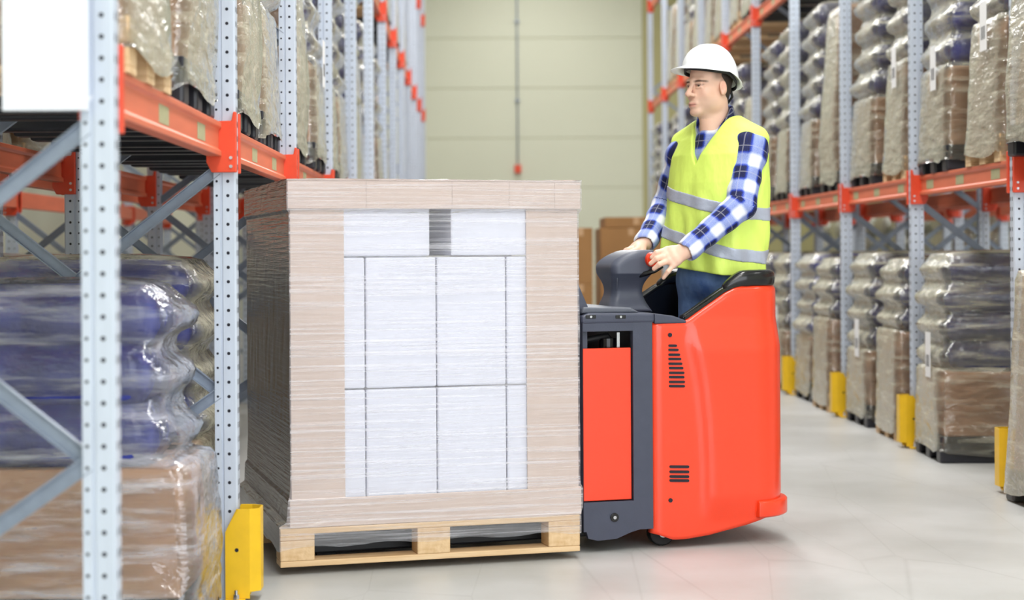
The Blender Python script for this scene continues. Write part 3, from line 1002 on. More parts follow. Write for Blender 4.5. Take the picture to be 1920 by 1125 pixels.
MB().cyl((o0 + .14, .1, pz1 - .05), (o0 + .14, .1, pz1 + .035), .035, 16).build('terminal', 'gloss_black', bt)
MB().tube([(o0 + .02, .1, pz1 - .04), (o0 + .05, .1, pz1 + .03), (o0 + .14, .1, pz1 + .045), (o1 - .05, .12, pz1 + .02), (o1 - .02, .14, pz1 - .05)], .014, 8).build('cable', 'rubber', bt, smooth=True)
B((o0 + .012, .05, pz1 - .03), (o0 + .026, .06, pz1 + .04)).build('bracket', 'chrome', bt)
B((o1 - .05, .05, pz1 - .03), (o1 - .038, .06, pz1 + .06)).build('bracket', 'chrome', bt)
lt, lz = q(1152, 970)
lk = MB().cyl((lt, .004, lz), (lt, -.006, lz), .018, 20).build('lock', 'gloss_black', tk, .002)
MB().cyl((lt, -.006, lz), (lt, -.008, lz), .007, 12).build('key_slot', 'chrome', lk)
# top cover
zc = q(1150, 586)[1]
cover = [(tA - .005, ztop - .01), (tA - .005, zc - .012), (tA + .03, zc), (tB + .01, zc - .004), (tB + .012, ztop - .008)]
cv = MB().prism(cover, yz, -.004, TW + .004).build('top_cover', 'slate', tk, .012, seg=3)
pd = [(q(1092, 580)[0], zc - .003), (q(1096, 576)[0], q(1100, 576)[1]), (q(1186, 577)[0], q(1180, 577)[1]), (q(1203, 588)[0], zc - .003)]
MB().prism(pd, yz, .015, TW - .015).build('grip_mat', 'slate_light', cv, .008, seg=3)
for px in (1107, 1163):
    t, z = q(px, 594)
    cl = B((t - .022, -.007, z - .007), (t + .022, -.002, z + .007)).build('latch', 'gloss_black', cv, .003)
    MB().cyl((t, -.006, z), (t, -.009, z), .005, 10).build('latch_pin', 'chrome', cl)
ext = [(tB + .01, ztop - .012), (tB + .01, zc - .006), (q(1262, 592)[0], q(1262, 592)[1]), (q(1287, 600)[0], q(1287, 601)[1]), (q(1287, 603)[0], q(1287, 606)[1])]
MB().prism(ext, yz, -.002, .075).build('arm_cover', 'slate', tk, .008)
MB().prism(ext, yz, TW - .075, TW + .002).build('arm_cover', 'slate', tk, .008)
# load guard at the fork side
lg = [(1.20, .60), (1.235, .60), (1.245, ztop), (q(1102, 580)[0], q(1102, 580)[1]), (1.205, q(1076, 520)[1]), (1.20, q(1076, 520)[1])]
MB().prism([(1.205, .12), (1.235, .12), (1.235, ztop + .02), (1.215, q(1078, 524)[1]), (1.205, q(1078, 524)[1])], yz, .05, TW - .05).build('load_guard', 'slate', tk, .004)
for d in (.04, TW - .06):
    MB().prism([(1.205, zc - .01), (1.285, zc - .004), (1.228, zc + .125), (1.205, zc + .125)], yz, d, d + .02).build('gusset', 'slate', tk, .003)
# orange wrap-around body
top_px = [(1225, 606), (1240, 603), (1285, 601), (1292, 597), (1330, 570), (1360, 549), (1378, 540), (1395, 536), (1430, 535), (1448, 536), (1458, 543), (1463, 556)]
TOPL = [q(*p) for p in top_px]
bot_px = [(1218, 1000), (1235, 1003), (1262, 1012), (1285, 1011), (1330, 1003), (1400, 984), (1440, 970), (1464, 958)]
BOTL = [q(*p) for p in bot_px]
def interp(L, t):
    if t <= L[0][0]: return L[0][1]
    for (a, za), (b, zb_) in zip(L, L[1:]):
        if t <= b: return za + (zb_ - za) * (t - a) / max(1e-6, b - a)
    return L[-1][1]
tR = q(1464, 800)[0]
RC = .15
tE = tR + .035                                   # rearmost of the rounded tail
path = []
t = tB - .004
while t < tE - RC - .001:
    path.append((t, 0.0, t)); t += .0125
for a in range(13):
    an = a / 12 * PI / 2
    path.append((tE - RC + RC * math.sin(an), RC - RC * math.cos(an), tE - RC + RC * math.sin(an)))
nb = 14
for a in range(1, nb):
    path.append((tE, RC + (TW - 2 * RC) * a / nb, tE))
half = path[:]
path = half + [(p[0], TW - p[1], p[2]) for p in half[::-1][nb - 1:]]
def crease_t(z):                                  # curved styling line of the flank
    pts = [q(1322, 985), q(1325, 930), q(1324, 860), q(1320, 790), q(1313, 720), q(1303, 670), q(1296, 640)]
    pts = sorted([(zz, tt) for tt, zz in pts])
    return interp(pts, z)
rows = 64
def body_grid(off):
    V, Fc = [], []
    for (t, d, tp) in path:
        zt_, zb_ = interp(TOPL, min(tp, TOPL[-3][0])), interp(BOTL, min(tp, BOTL[-1][0]))
        for k in range(rows + 1):
            z = zb_ + (zt_ - zb_) * k / rows
            out = 0.0
            cr = crease_t(z)
            if .1 < z < .93:
                x = (t - cr) / .008
                out += .018 / (1 + math.exp(-x)) * min(1, (z - .1) / .1) * min(1, (.93 - z) / .12)
            if t < tB + .035: out += -.014 * (1 - (t - tB) / .035) ** 2
            ee = max(0, 1 - (zt_ - z) / .02); out -= .008 * ee * ee
            V.append((t, d, z, out))
    return V
VB = body_grid(0)
n1 = rows + 1
vv, ff = [], []
for side in (0, 1):
    for i, (t, d, tp) in enumerate(path):
        a = path[max(0, i - 1)]; b = path[min(len(path) - 1, i + 1)]
        tx, ty = b[0] - a[0], b[1] - a[1]
        L_ = math.hypot(tx, ty); nx, ny = ty / L_, -tx / L_
        for k in range(n1):
            x, y, z, out = VB[i * n1 + k]
            o_ = out if side == 0 else -.05
            vv.append((x + nx * o_, y + ny * o_, z))
NP = len(path)
for i in range(NP - 1):
    for k in range(rows):
        a = i * n1 + k
        ff.append((a, a + n1, a + n1 + 1, a + 1))
        b = NP * n1 + a
        ff.append((b, b + 1, b + n1 + 1, b + n1))
    for k in (0, rows):
        a = i * n1 + k; b = NP * n1 + a
        ff.append((a, b, b + n1, a + n1) if k == 0 else (a, a + n1, b + n1, b))
for i in (0, NP - 1):
    for k in range(rows):
        a = i * n1 + k; b = NP * n1 + a
        ff.append((a, a + 1, b + 1, b) if i == 0 else (a, b, b + 1, a + 1))
mbd = MB(); mbd.v, mbd.f = vv, ff
body = mbd.build('body_shell', 'truck_red', tk, 0, True)
# black liner inside the stand well
def liner_pts():
    return [(tB + .01, .2)] + [(tt, zz + .002) for tt, zz in TOPL[2:-2] if tt < tR - .02] + [(tR - .03, .2)]
for d in (.052, TW - .058):
    MB().prism(liner_pts(), yz, d, d + .006).build('liner', 'gloss_black', tk)
B((tR - .03, .06, .2), (tR - .02, TW - .06, 1.0)).build('liner', 'gloss_black', tk)
# edge trim along the sloping arm
tr = [(tt, zz + .006) for tt, zz in TOPL[2:8]]
for d in (.025, TW - .025):
    MB().tube([(tt, d + .018, zz) for tt, zz in tr], .014, 10).build('edge_trim', 'gloss_black', tk, smooth=True)
    MB().tube([(tt, d - .004 if d < .4 else d - .022, zz + .004) for tt, zz in tr], .004, 8).build('trim_bead', 'chrome', tk, smooth=True)
for d0, d1 in ((.006, .056), (TW - .058, TW + .001)):
    lo_ = [(tt, zz + .001) for tt, zz in TOPL[2:8]]; hi_ = [(tt, zz + .016) for tt, zz in TOPL[2:8]][::-1]
    MB().prism(lo_ + hi_, yz, d0, d1).build('rim_cap', 'gloss_black', tk, .003)
# padded rail round the back
pp = []
x0p = q(1362, 550)[0]
zpad = q(1430, 522)[1]
tpe = tE - .045
for tt, dd, zz in ((x0p, .035, q(1362, 545)[1] + .01), (x0p + .06, .035, zpad - .004), (x0p + .12, .035, zpad)): pp.append((tt, dd, zz))
for a in range(7):
    an = a / 6 * PI / 2
    pp.append((tpe - .1 + .1 * math.sin(an), .135 - .1 * math.cos(an), zpad))
pp2 = pp + [(p[0], TW - p[1], p[2]) for p in pp[::-1]]
def soften(P_, it=2):
    for _ in range(it):
        out = [P_[0]]
        for a, b in zip(P_, P_[1:]):
            out.append(tuple(x * .75 + y * .25 for x, y in zip(a, b))); out.append(tuple(x * .25 + y * .75 for x, y in zip(a, b)))
        P_ = out + [P_[-1]]
    return P_
pp2 = soften(pp2)
rings = []
for i, p in enumerate(pp2):
    a = Vector(pp2[max(0, i - 1)]); b = Vector(pp2[min(len(pp2) - 1, i + 1)])
    dv = (b - a).normalized(); sd = Vector((dv.y, -dv.x, 0)).normalized()
    k = min(1.0, .35 + .09 * min(i, len(pp2) - 1 - i))
    ring = []
    for j in range(14):
        an = 2 * PI * j / 14
        cx_, cz_ = math.cos(an), math.sin(an)
        sx_ = math.copysign(abs(cx_) ** .6, cx_) * .038 * k; sz_ = math.copysign(abs(cz_) ** .6, cz_) * .036 * k
        ring.append(Vector(p) + sd * sx_ + Vector((0, 0, sz_)))
    rings.append(ring)
MB().loft(rings).build('backrest_pad', 'gloss_black', tk, smooth=True)
# standing platform and tail bumper
B((tB, .06, .15), (tR - .02, TW - .06, .17)).build('platform', 'rubber', tk, .004)
zb0, zb1_ = q(1478, 967)[1], q(1478, 935)[1]
bp_ = []
tX = q(1489, 950)[0] + .03
for a in range(9):
    an = a / 8 * PI / 2
    bp_.append((tX - .2 + .2 * math.sin(an), .17 - .2 * math.cos(an)))
bp2 = bp_ + [(p[0], TW - p[1]) for p in bp_[::-1]]
rings = []
for i, p in enumerate(bp2):
    a = bp2[max(0, i - 1)]; b = bp2[min(len(bp2) - 1, i + 1)]
    dx_, dy_ = b[0] - a[0], b[1] - a[1]; L_ = math.hypot(dx_, dy_); nx, ny = dy_ / L_, -dx_ / L_
    rings.append([(p[0] + nx * e_, p[1] + ny * e_, z_) for e_, z_ in ((0, zb0 + .006), (0, zb1_ - .006), (-.01, zb1_), (-.09, zb1_), (-.09, zb0), (-.01, zb0))])
MB().loft(rings).build('bumper', 'truck_red', tk, .004, True)
# ventilation slots, bolts
def slot(px0, px1, py, hpx=7):
    a, z = q(px0, py); b, z2 = q(px1, py)
    h = hpx / 2 * .00215
    n = 5; pts = []
    for k in range(n + 1): an = PI / 2 + PI * k / n; pts.append((a + h + h * math.cos(an), z + h * math.sin(an)))
    for k in range(n + 1): an = -PI / 2 + PI * k / n; pts.append((b - h + h * math.cos(an), z2 + h * math.sin(an)))
    MB().prism(pts, yz, -.0035, .004).build('vent_slot', 'hole', body)
sl = [(1253, 1269, 648), (1253, 1272, 656), (1253, 1275, 665), (1253, 1277, 673), (1253, 1279, 682), (1254, 1281, 690), (1254, 1283, 699), (1254, 1283, 707), (1254, 1284, 716), (1254, 1284, 724)]
for a, b, y in sl: slot(a, b, y, 4.5)
for y in (875, 884.5, 893.5, 901): slot(1255, 1292, y, 5)
for px, py in ((1256, 628), (1257, 938)):
    t, z = q(px, py)
    MB().cyl((t, .004, z), (t, -.004, z), .0085, 14).build('bolt_hole', 'hole', body)
# wheels
t, z = q(1255, 1008)
wh = MB().cyl((t, .07, .055), (t, .12, .055), .055, 24).build('caster_wheel', 'rubber', tk, .006)
MB().cyl((t, .062, .055), (t, .072, .055), .02, 16).build('hub', 'chrome', wh)
wh = MB().cyl((t, TW - .12, .055), (t, TW - .07, .055), .055, 24).build('caster_wheel', 'rubber', tk, .006)
t2 = q(1190, 1000)[0]
dw = MB().cyl((t2, .34, .1), (t2, .46, .1), .1, 28).build('drive_wheel', 'wheel', tk, .01)
B((t2 - .06, .33, .1), (t2 + .06, .47, .3)).build('drive_fork', 'rubber', dw)

# ------------------------------------------------------------------ distance-field modelling
class Field:
    def __init__(s, lo, hi, h):
        s.lo = np.array(lo, float); s.h = h
        s.n = np.ceil((np.array(hi) - s.lo) / h).astype(int) + 1
        s.F = np.full(s.n, 0.5, np.float32)
    def block(s, c0, c1):
        a = np.clip(np.floor((np.array(c0) - s.lo) / s.h).astype(int), 0, s.n)
        b = np.clip(np.ceil((np.array(c1) - s.lo) / s.h).astype(int) + 1, 0, s.n)
        if np.any(b <= a): return None
        ax = [s.lo[i] + s.h * np.arange(a[i], b[i]) for i in range(3)]
        return (slice(a[0], b[0]), slice(a[1], b[1]), slice(a[2], b[2])), ax[0][:, None, None], ax[1][None, :, None], ax[2][None, None, :]
    def comb(s, sl, d, k, op):
        f = s.F[sl]
        if op == 'add':
            if k: hh = np.maximum(k - np.abs(f - d), 0) / k; r = np.minimum(f, d) - hh * hh * k * .25
            else: r = np.minimum(f, d)
        else:
            e = -d if op == 'sub' else d
            if k: hh = np.maximum(k - np.abs(f - e), 0) / k; r = np.maximum(f, e) + hh * hh * k * .25
            else: r = np.maximum(f, e)
        s.F[sl] = r
    def ell(s, c, r, k=.01, rot=0.0, op='add', tilt=0.0):
        c = np.array(c, float); R = max(r) + k + 4 * s.h
        got = s.block(c - R, c + R)
        if got is None: return
        sl, x, y, z = got
        x, y, z = x - c[0], y - c[1], z - c[2]
        if rot: x, y = x * math.cos(rot) + y * math.sin(rot), -x * math.sin(rot) + y * math.cos(rot)
        if tilt: y, z = y * math.cos(tilt) + z * math.sin(tilt), -y * math.sin(tilt) + z * math.cos(tilt)
        k0 = np.sqrt((x / r[0]) ** 2 + (y / r[1]) ** 2 + (z / r[2]) ** 2)
        k1 = np.sqrt((x / r[0] ** 2) ** 2 + (y / r[1] ** 2) ** 2 + (z / r[2] ** 2) ** 2) + 1e-9
        s.comb(sl, (k0 * (k0 - 1) / k1).astype(np.float32), k, op)
    def cone(s, a, b, ra, rb, k=.01, op='add'):
        a, b = np.array(a, float), np.array(b, float); R = max(ra, rb) + k + 4 * s.h
        got = s.block(np.minimum(a, b) - R, np.maximum(a, b) + R)
        if got is None: return
        sl, x, y, z = got
        d = b - a; L2 = d @ d
        t = np.clip(((x - a[0]) * d[0] + (y - a[1]) * d[1] + (z - a[2]) * d[2]) / L2, 0, 1)
        dist = np.sqrt((x - a[0] - t * d[0]) ** 2 + (y - a[1] - t * d[1]) ** 2 + (z - a[2] - t * d[2]) ** 2) - (ra + (rb - ra) * t)
        s.comb(sl, dist.astype(np.float32), k, op)
    def func(s, fn, k=0.0, op='add', lo=None, hi=None):
        got = s.block(lo if lo is not None else s.lo, hi if hi is not None else s.lo + s.h * s.n)
        sl, x, y, z = got
        d = np.broadcast_to(fn(x, y, z), s.F[sl].shape).astype(np.float32)
        s.comb(sl, d, k, op)
    def nets(s):
        F = s.F; S = F < 0
        n = S.shape
        cs = [(i, j, k) for i in (0, 1) for j in (0, 1) for k in (0, 1)]
        cnt = np.zeros([m - 1 for m in n], np.int8)
        for i, j, k in cs: cnt += S[i:n[0] - 1 + i, j:n[1] - 1 + j, k:n[2] - 1 + k]
        idx = np.argwhere((cnt > 0) & (cnt < 8))
        vals = np.stack([F[idx[:, 0] + i, idx[:, 1] + j, idx[:, 2] + k] for i, j, k in cs], 1)
        acc = np.zeros((len(idx), 3)); wn = np.zeros(len(idx))
        for a in range(8):
            for b in range(a + 1, 8):
                ca, cb = np.array(cs[a]), np.array(cs[b])
                if np.abs(ca - cb).sum() != 1: continue
                fa, fb = vals[:, a], vals[:, b]
                m = (fa < 0) != (fb < 0)
                t = np.where(m, fa / np.where(m, fa - fb, 1), 0)
                acc += (m[:, None]) * (ca + t[:, None] * (cb - ca)); wn += m
        V = s.lo + s.h * (idx + acc / wn[:, None])
        vid = np.full(cnt.shape, -1, np.int32); vid[idx[:, 0], idx[:, 1], idx[:, 2]] = np.arange(len(idx))
        Q = []
        for ax in range(3):
            sa = [slice(None)] * 3; sb = [slice(None)] * 3
            sa[ax] = slice(0, n[ax] - 1); sb[ax] = slice(1, n[ax])
            A, Bm = S[tuple(sa)], S[tuple(sb)]
            e = np.argwhere(A != Bm)
            u, w = (ax + 1) % 3, (ax + 2) % 3
            ok = (e[:, u] > 0) & (e[:, w] > 0) & (e[:, u] < n[u] - 1) & (e[:, w] < n[w] - 1)
            e = e[ok]
            ins = A[e[:, 0], e[:, 1], e[:, 2]]
            def cell(du, dw):
                c = e.copy(); c[:, u] += du; c[:, w] += dw
                return vid[c[:, 0], c[:, 1], c[:, 2]]
            qd = np.stack([cell(-1, -1), cell(0, -1), cell(0, 0), cell(-1, 0)], 1)
            qd[~ins] = qd[~ins][:, ::-1]
            Q.append(qd)
        return V, np.concatenate(Q)

def np_mesh(name, V, Q):
    me = bpy.data.meshes.new(name)
    me.vertices.add(len(V)); me.vertices.foreach_set('co', np.asarray(V, np.float32).ravel())
    me.loops.add(Q.size); me.loops.foreach_set('vertex_index', Q.astype(np.int32).ravel())
    me.polygons.add(len(Q)); me.polygons.foreach_set('loop_start', (np.arange(len(Q)) * 4).astype(np.int32))
    me.polygons.foreach_set('use_smooth', np.ones(len(Q), bool))
    me.update(calc_edges=True); me.validate()
    return me

# ------------------------------------------------------------------ tiller console of the truck (truck coordinates t, d, z)
DC = .33
outline = [q(px, py, DC - .08) for px, py in ((1141, 585), (1146, 566), (1152, 548), (1150, 530), (1144, 516), (1142, 500), (1147, 490), (1164, 478), (1186, 469), (1204, 468), (1224, 469), (1232, 476), (1231, 492), (1222, 512), (1211, 530), (1209, 548), (1215, 566), (1223, 585))]
def chaikin(P_, closed=True, it=2):
    for _ in range(it):
        out = [] if closed else [P_[0]]
        n = len(P_)
        for i in range(n if closed else n - 1):
            a, b = P_[i], P_[(i + 1) % n]
            out.append(tuple(x * .75 + y * .25 for x, y in zip(a, b)))
            out.append(tuple(x * .25 + y * .75 for x, y in zip(a, b)))
        if not closed: out.append(P_[-1])
        P_ = out
    return P_
outline = [outline[0]] + chaikin(outline[1:-1], False, 2) + [outline[-1]]
def poly_sdf(P_, x, z):
    d = np.full(np.broadcast(x, z).shape, 1e9); sgn = np.ones_like(d)
    n = len(P_)
    for i in range(n):
        ax, az = P_[i]; bx, bz = P_[i - 1]
        ex, ez = bx - ax, bz - az; wx, wz = x - ax, z - az
        t = np.clip((wx * ex + wz * ez) / (ex * ex + ez * ez), 0, 1)
        d = np.minimum(d, (wx - ex * t) ** 2 + (wz - ez * t) ** 2)
        c1, c2, c3 = z >= az, z < bz, ex * wz > ez * wx
        flip = (c1 & c2 & c3) | (~c1 & ~c2 & ~c3)
        sgn = np.where(flip, -sgn, sgn)
    return sgn * np.sqrt(d)
ot = [p[0] for p in outline]; oz = [p[1] for p in outline]
fc = Field((min(ot) - .03, DC - .16, min(oz) - .02), (max(ot) + .03, DC + .16, max(oz) + .03), .003)
zmn, zmx = min(oz), max(oz)
def console_fn(x, y, z):
    u = (z - zmn) / (zmx - zmn)
    half = .115 - .045 * np.sin(np.clip(u / .62, 0, 1) * PI) + .004 * u
    p2 = poly_sdf(outline, x[:, 0, :], z[:, 0, :] if z.shape[1] == 1 else z)[:, None, :]
    d2 = np.abs(y - DC) - half
    a, b = p2 + .034, d2 + .034
    return np.minimum(np.maximum(a, b), 0) + np.sqrt(np.maximum(a, 0) ** 2 + np.maximum(b, 0) ** 2) - .034
fc.func(console_fn)
V, Q = fc.nets()
con = obj('steering_console', np_mesh('steering_console', V, Q), 'console', tk)
bt_, bz_ = q(1219, 487, DC - .10)
MB().cyl((bt_, DC - .09, bz_), (bt_, DC - .135, bz_), .034, 24, .029).build('red_button', 'truck_red', con, .006, False, 3)
l0, l1, l2, l3 = q(1200, 518, .2), q(1216, 513, .18), q(1232, 508, .17), q(1246, 500, .17)
MB().tube([(l0[0], DC - .085, l0[1]), (l1[0], DC - .12, l1[1]), (l2[0], DC - .135, l2[1]), (l3[0], DC - .14, l3[1])], [.012, .011, .009, .006], 12).build('thumb_lever', 'gloss_black', con, smooth=True)
sm_ = [q(px, py, DC - .1) for px, py in ((1157, 545), (1158, 515), (1163, 500), (1180, 482), (1200, 474))]
MB().tube([(a, DC - .097, b) for a, b in sm_], .0022, 6).build('painted_highlight_seam', 'slate_light', con, smooth=True)  # seam tube in a paler tone, painting the console's edge highlight

# ------------------------------------------------------------------ the worker (body frame: x = his right, y = forward, z up)
ZB = .17
P0 = Vector(((1342 - CX) / FPX * 7.15, 7.15, 0))
AB = math.radians(135)
man = empty('person', (P0.x, P0.y, ZB), AB)
tag(man, 'worker in white hard hat, lime vest and blue plaid shirt at the truck controls', 'person')
def loc(px, py, Y):
    w = at(px, py, Y) - P0
    return np.array((w.x * math.cos(AB) + w.y * math.sin(AB), -w.x * math.sin(AB) + w.y * math.cos(AB), w.z))
def put(name, V, Q, m, parent=man):
    return obj(name, np_mesh(name, V - np.array((0, 0, ZB)), Q), m, parent)

HC = loc(1329, 163, 7.12)                      # head centre at eye level
HA = math.radians(124) - AB                    # head turned relative to the chest
ch_, sh_ = math.cos(HA), math.sin(HA)
def hp(x, y, z): return np.array((HC[0] + x * ch_ - y * sh_, HC[1] + x * sh_ + y * ch_, HC[2] + z))
def to_head(V):
    d = V - HC
    return np.stack([d[:, 0] * ch_ + d[:, 1] * sh_, -d[:, 0] * sh_ + d[:, 1] * ch_, d[:, 2]], 1)

SHL, SHR = np.array((-.186, .0, 1.64)), np.array((.19, -.02, 1.638))
ELL, WRL = loc(1389, 384, 6.93), loc(1290, 468, 6.85)
ELR, WRR = loc(1250, 385, 7.42), loc(1209, 456, 7.20)
NB = np.array((0.0, -.015, 1.70))

bd = Field((-.36, -.34, 1.06), (.36, .62, 2.16), .0032)
lowz = min(ELL[2], WRL[2], 1.1)
# trunk and arms, hidden by the clothes
bd.ell((0, -.01, 1.22), (.15, .10, .16), .05)
bd.ell((0, -.005, 1.46), (.165, .105, .19), .06)
bd.cone((-.13, -.01, 1.64), (.13, -.01, 1.64), .06, .06, .05)
for sh, el, wr in ((SHL, ELL, WRL), (SHR, ELR, WRR)):
    bd.cone(sh + np.array((0, 0, -.01)), el, .048, .036, .02)
    bd.cone(el, wr, .036, .029, .015)
# neck
bd.cone(hp(0, -.032, -.06), NB + np.array((0, 0, -.03)), .056, .064, .03)
bd.cone(hp(0, .02, -.10), NB + np.array((0, .045, -.0)), .03, .04, .03)
# skull and face
bd.ell(hp(0, -.012, .042), (.077, .099, .098), .02, HA)
bd.ell(hp(0, .028, -.046), (.060, .066, .082), .025, HA)
for s in (-1, 1):
    bd.ell(hp(s * .043, .004, -.066), (.020, .042, .032), .03, HA)
    bd.ell(hp(s * .044, .052, -.028), (.022, .028, .026), .02, HA)
bd.ell(hp(0, .077, -.113), (.027, .021, .018), .025, HA)
bd.cone(hp(-.036, .077, .022), hp(.036, .077, .022), .014, .014, .014)
bd.cone(hp(0, .088, .020), hp(0, .090, .020), .014, .014, .012)
for s in (-1, 1):
    bd.ell(hp(s * .032, .104, .002), (.018, .021, .012), .010, HA, 'sub')
bd.cone(hp(0, .091, .010), hp(0, .119, -.036), .0085, .0115, .010)
bd.ell(hp(0, .117, -.038), (.0125, .0125, .0105), .006, HA)
for s in (-1, 1):
    bd.ell(hp(s * .014, .103, -.041), (.0085, .011, .0085), .006, HA)
    # lids
    bd.cone(hp(s * .020, .090, .006), hp(s * .044, .082, .005), .0055, .0055, .005)
    bd.cone(hp(s * .021, .089, -.009), hp(s * .043, .081, -.008), .0045, .0045, .006)
    bd.ell(hp(s * .0075, .112, -.0485), (.0045, .006, .003), .003, HA, 'sub')
# lips
bd.ell(hp(0, .088, -.078), (.027, .014, .019), .012, HA)
bd.cone(hp(-.020, .091, -.0775), hp(0, .1, -.076), .0045, .0065, .006)
bd.cone(hp(.020, .091, -.0775), hp(0, .1, -.076), .0045, .0065, .006)
bd.cone(hp(-.017, .091, -.0875), hp(.017, .091, -.0875), .006, .006, .005)
bd.ell(hp(0, .0975, -.0885), (.013, .005, .005), .006, HA)
bd.cone(hp(-.024, .0955, -.0822), hp(.024, .0955, -.0822), .0018, .0018, .004, 'sub')
# ears
for s in (-1, 1):
    bd.ell(hp(s * .078, -.012, -.008), (.009, .019, .033), .005, HA, tilt=-.15)
    bd.ell(hp(s * .088, -.005, -.004), (.0085, .011, .021), .004, HA, 'sub', -.15)
    bd.ell(hp(s * .083, -.005, -.032), (.007, .009, .010), .004, HA)
# left hand over the red button
def hand(wr, knk, mids, tips, th, rk=.0138, rt=.0092):
    for i, (k_, m_, t_) in enumerate(zip(knk, mids, tips)):
        r0 = rk * (.86 if i == 3 else 1)
        bd.cone(wr + (k_ - wr) * .05, k_, .024, r0 + .002, .018)
        bd.cone(k_, m_, r0 - .001, r0 * .84, .006)
        d_ = m_ + (t_ - m_) * .5 
        bd.cone(m_, t_, r0 * .84, rt * (.88 if i == 3 else 1), .004)
    for a_, b_ in zip(knk, knk[1:]):
        bd.cone((a_ * .75 + wr * .25), (b_ * .75 + wr * .25), .0155, .0155, .012)
    bd.cone(wr + (knk[0] - wr) * .3, th[0], .017, .014, .014)
    bd.cone(th[0], th[1], .013, .011, .006)
    bd.cone(th[1], th[2], .011, .008, .004)
hand(WRL, [loc(1250, 469, 6.862), loc(1252, 479, 6.842), loc(1256, 488, 6.828), loc(1263, 497, 6.822)],
     [loc(1231, 474, 6.842), loc(1231, 485, 6.826), loc(1236, 496, 6.815), loc(1253, 509, 6.812)],
     [loc(1222, 483, 6.846), loc(1220, 494, 6.834), loc(1226, 504, 6.824), loc(1244, 521, 6.822)],
     [loc(1272, 478, 6.895), loc(1252, 480, 6.935), loc(1236, 487, 6.955)])
# right hand on top of the console
hand(WRR, [loc(1196, 468, 7.12), loc(1191, 465, 7.145), loc(1187, 465, 7.17), loc(1184, 467, 7.19)],
     [loc(1183, 473, 7.09), loc(1177, 469, 7.115), loc(1174, 470, 7.14), loc(1172, 473, 7.165)],
     [loc(1178, 484, 7.085), loc(1169, 479, 7.105), loc(1166, 480, 7.13), loc(1166, 483, 7.155)],
     [loc(1205, 470, 7.13), loc(1203, 478, 7.09), loc(1197, 485, 7.07)])
V, Q = bd.nets()
bo = put('body', V, Q, 'skin')
# skin tones: flesh, redder lips, ears, knuckles; brows and stubble
Hh = to_head(V)
base = np.array(s2l((232, 190, 168)))
colr = np.tile(base, (len(V), 1))
def blend(mask, rgb):
    global colr
    m = np.clip(mask, 0, 1)[:, None]
    colr = colr * (1 - m) + np.array(s2l(rgb)) * m
def gauss(c, r): return np.exp(-(((Hh[:, 0] - c[0]) / r[0]) ** 2 + ((Hh[:, 1] - c[1]) / r[1]) ** 2 + ((Hh[:, 2] - c[2]) / r[2]) ** 2))
for s in (-1, 1):
    blend(gauss((s * .045, .06, -.03), (.025, .03, .025)) * .35, (226, 160, 140))
    blend(gauss((s * .08, -.015, -.006), (.012, .022, .034)) * .5, (226, 150, 132))
    bx = np.abs(Hh[:, 0] * s - .034)
    brow = (Hh[:, 1] > .05) * np.exp(-((Hh[:, 2] - (.0185 - 5 * (Hh[:, 0] * s - .034) ** 2)) / .0042) ** 4) * np.exp(-(bx / .021) ** 6)
    blend(brow * 1.0 * (Hh[:, 0] * s > 0), (82, 58, 46))
    blend((Hh[:, 0] * s > 0) * (Hh[:, 1] > .06) * np.exp(-((Hh[:, 2] - .0035) / .003) ** 2) * np.exp(-((Hh[:, 0] * s - .032) / .015) ** 4) * .8, (74, 50, 44))
blend(gauss((0, .12, -.04), (.016, .02, .014)) * .3, (226, 156, 140))
lip = (Hh[:, 1] > .078) * np.exp(-((Hh[:, 2] + .0825) / .0088) ** 4) * np.exp(-(Hh[:, 0] / .024) ** 6)
blend(lip * .75, (198, 122, 112))
blend((Hh[:, 1] > .078) * np.exp(-((Hh[:, 2] + .0822) / .0022) ** 2) * np.exp(-(Hh[:, 0] / .024) ** 6) * .8, (120, 66, 60))
stub = (Hh[:, 2] < -.045) * (Hh[:, 2] > -.14) * np.clip((Hh[:, 1] + .0) / .04, 0, 1) * np.clip((-.045 - Hh[:, 2]) / .02, 0, 1)
blend(stub * (1 - lip) * .22, (150, 120, 104))
side = (np.abs(Hh[:, 0]) > .04) * np.clip((Hh[:, 2] - .015) / .02, 0, 1) * np.clip((.045 - Hh[:, 1]) / .025, 0, 1) * (Hh[:, 2] < .12)
blend(side * .62, (110, 84, 70))
me = bo.data
ca = me.attributes.new('tone', 'FLOAT_COLOR', 'POINT')
ca.data.foreach_set('color', np.concatenate([colr, np.ones((len(V), 1))], 1).astype(np.float32).ravel())

# eyes
for s in (-1, 1):
    c_ = hp(s * .0315, .0755, -.0015) - np.array((0, 0, ZB))
    def ball(cc, r, n=14):
        rg = []
        for i in range(1, n):
            a = PI * i / n
            rg.append([(cc[0] + r * math.sin(a) * math.cos(2 * PI * k / 18), cc[1] + r * math.sin(a) * math.sin(2 * PI * k / 18), cc[2] + r * math.cos(a)) for k in range(18)])
        return MB().loft(rg)
    eo = ball(c_, .0114).build('eye', 'eye', man, smooth=True)
    f_ = np.array((-sh_, ch_, 0)) * .0078
    ball(c_ + f_, .0066).build('iris', 'iris', eo, smooth=True)

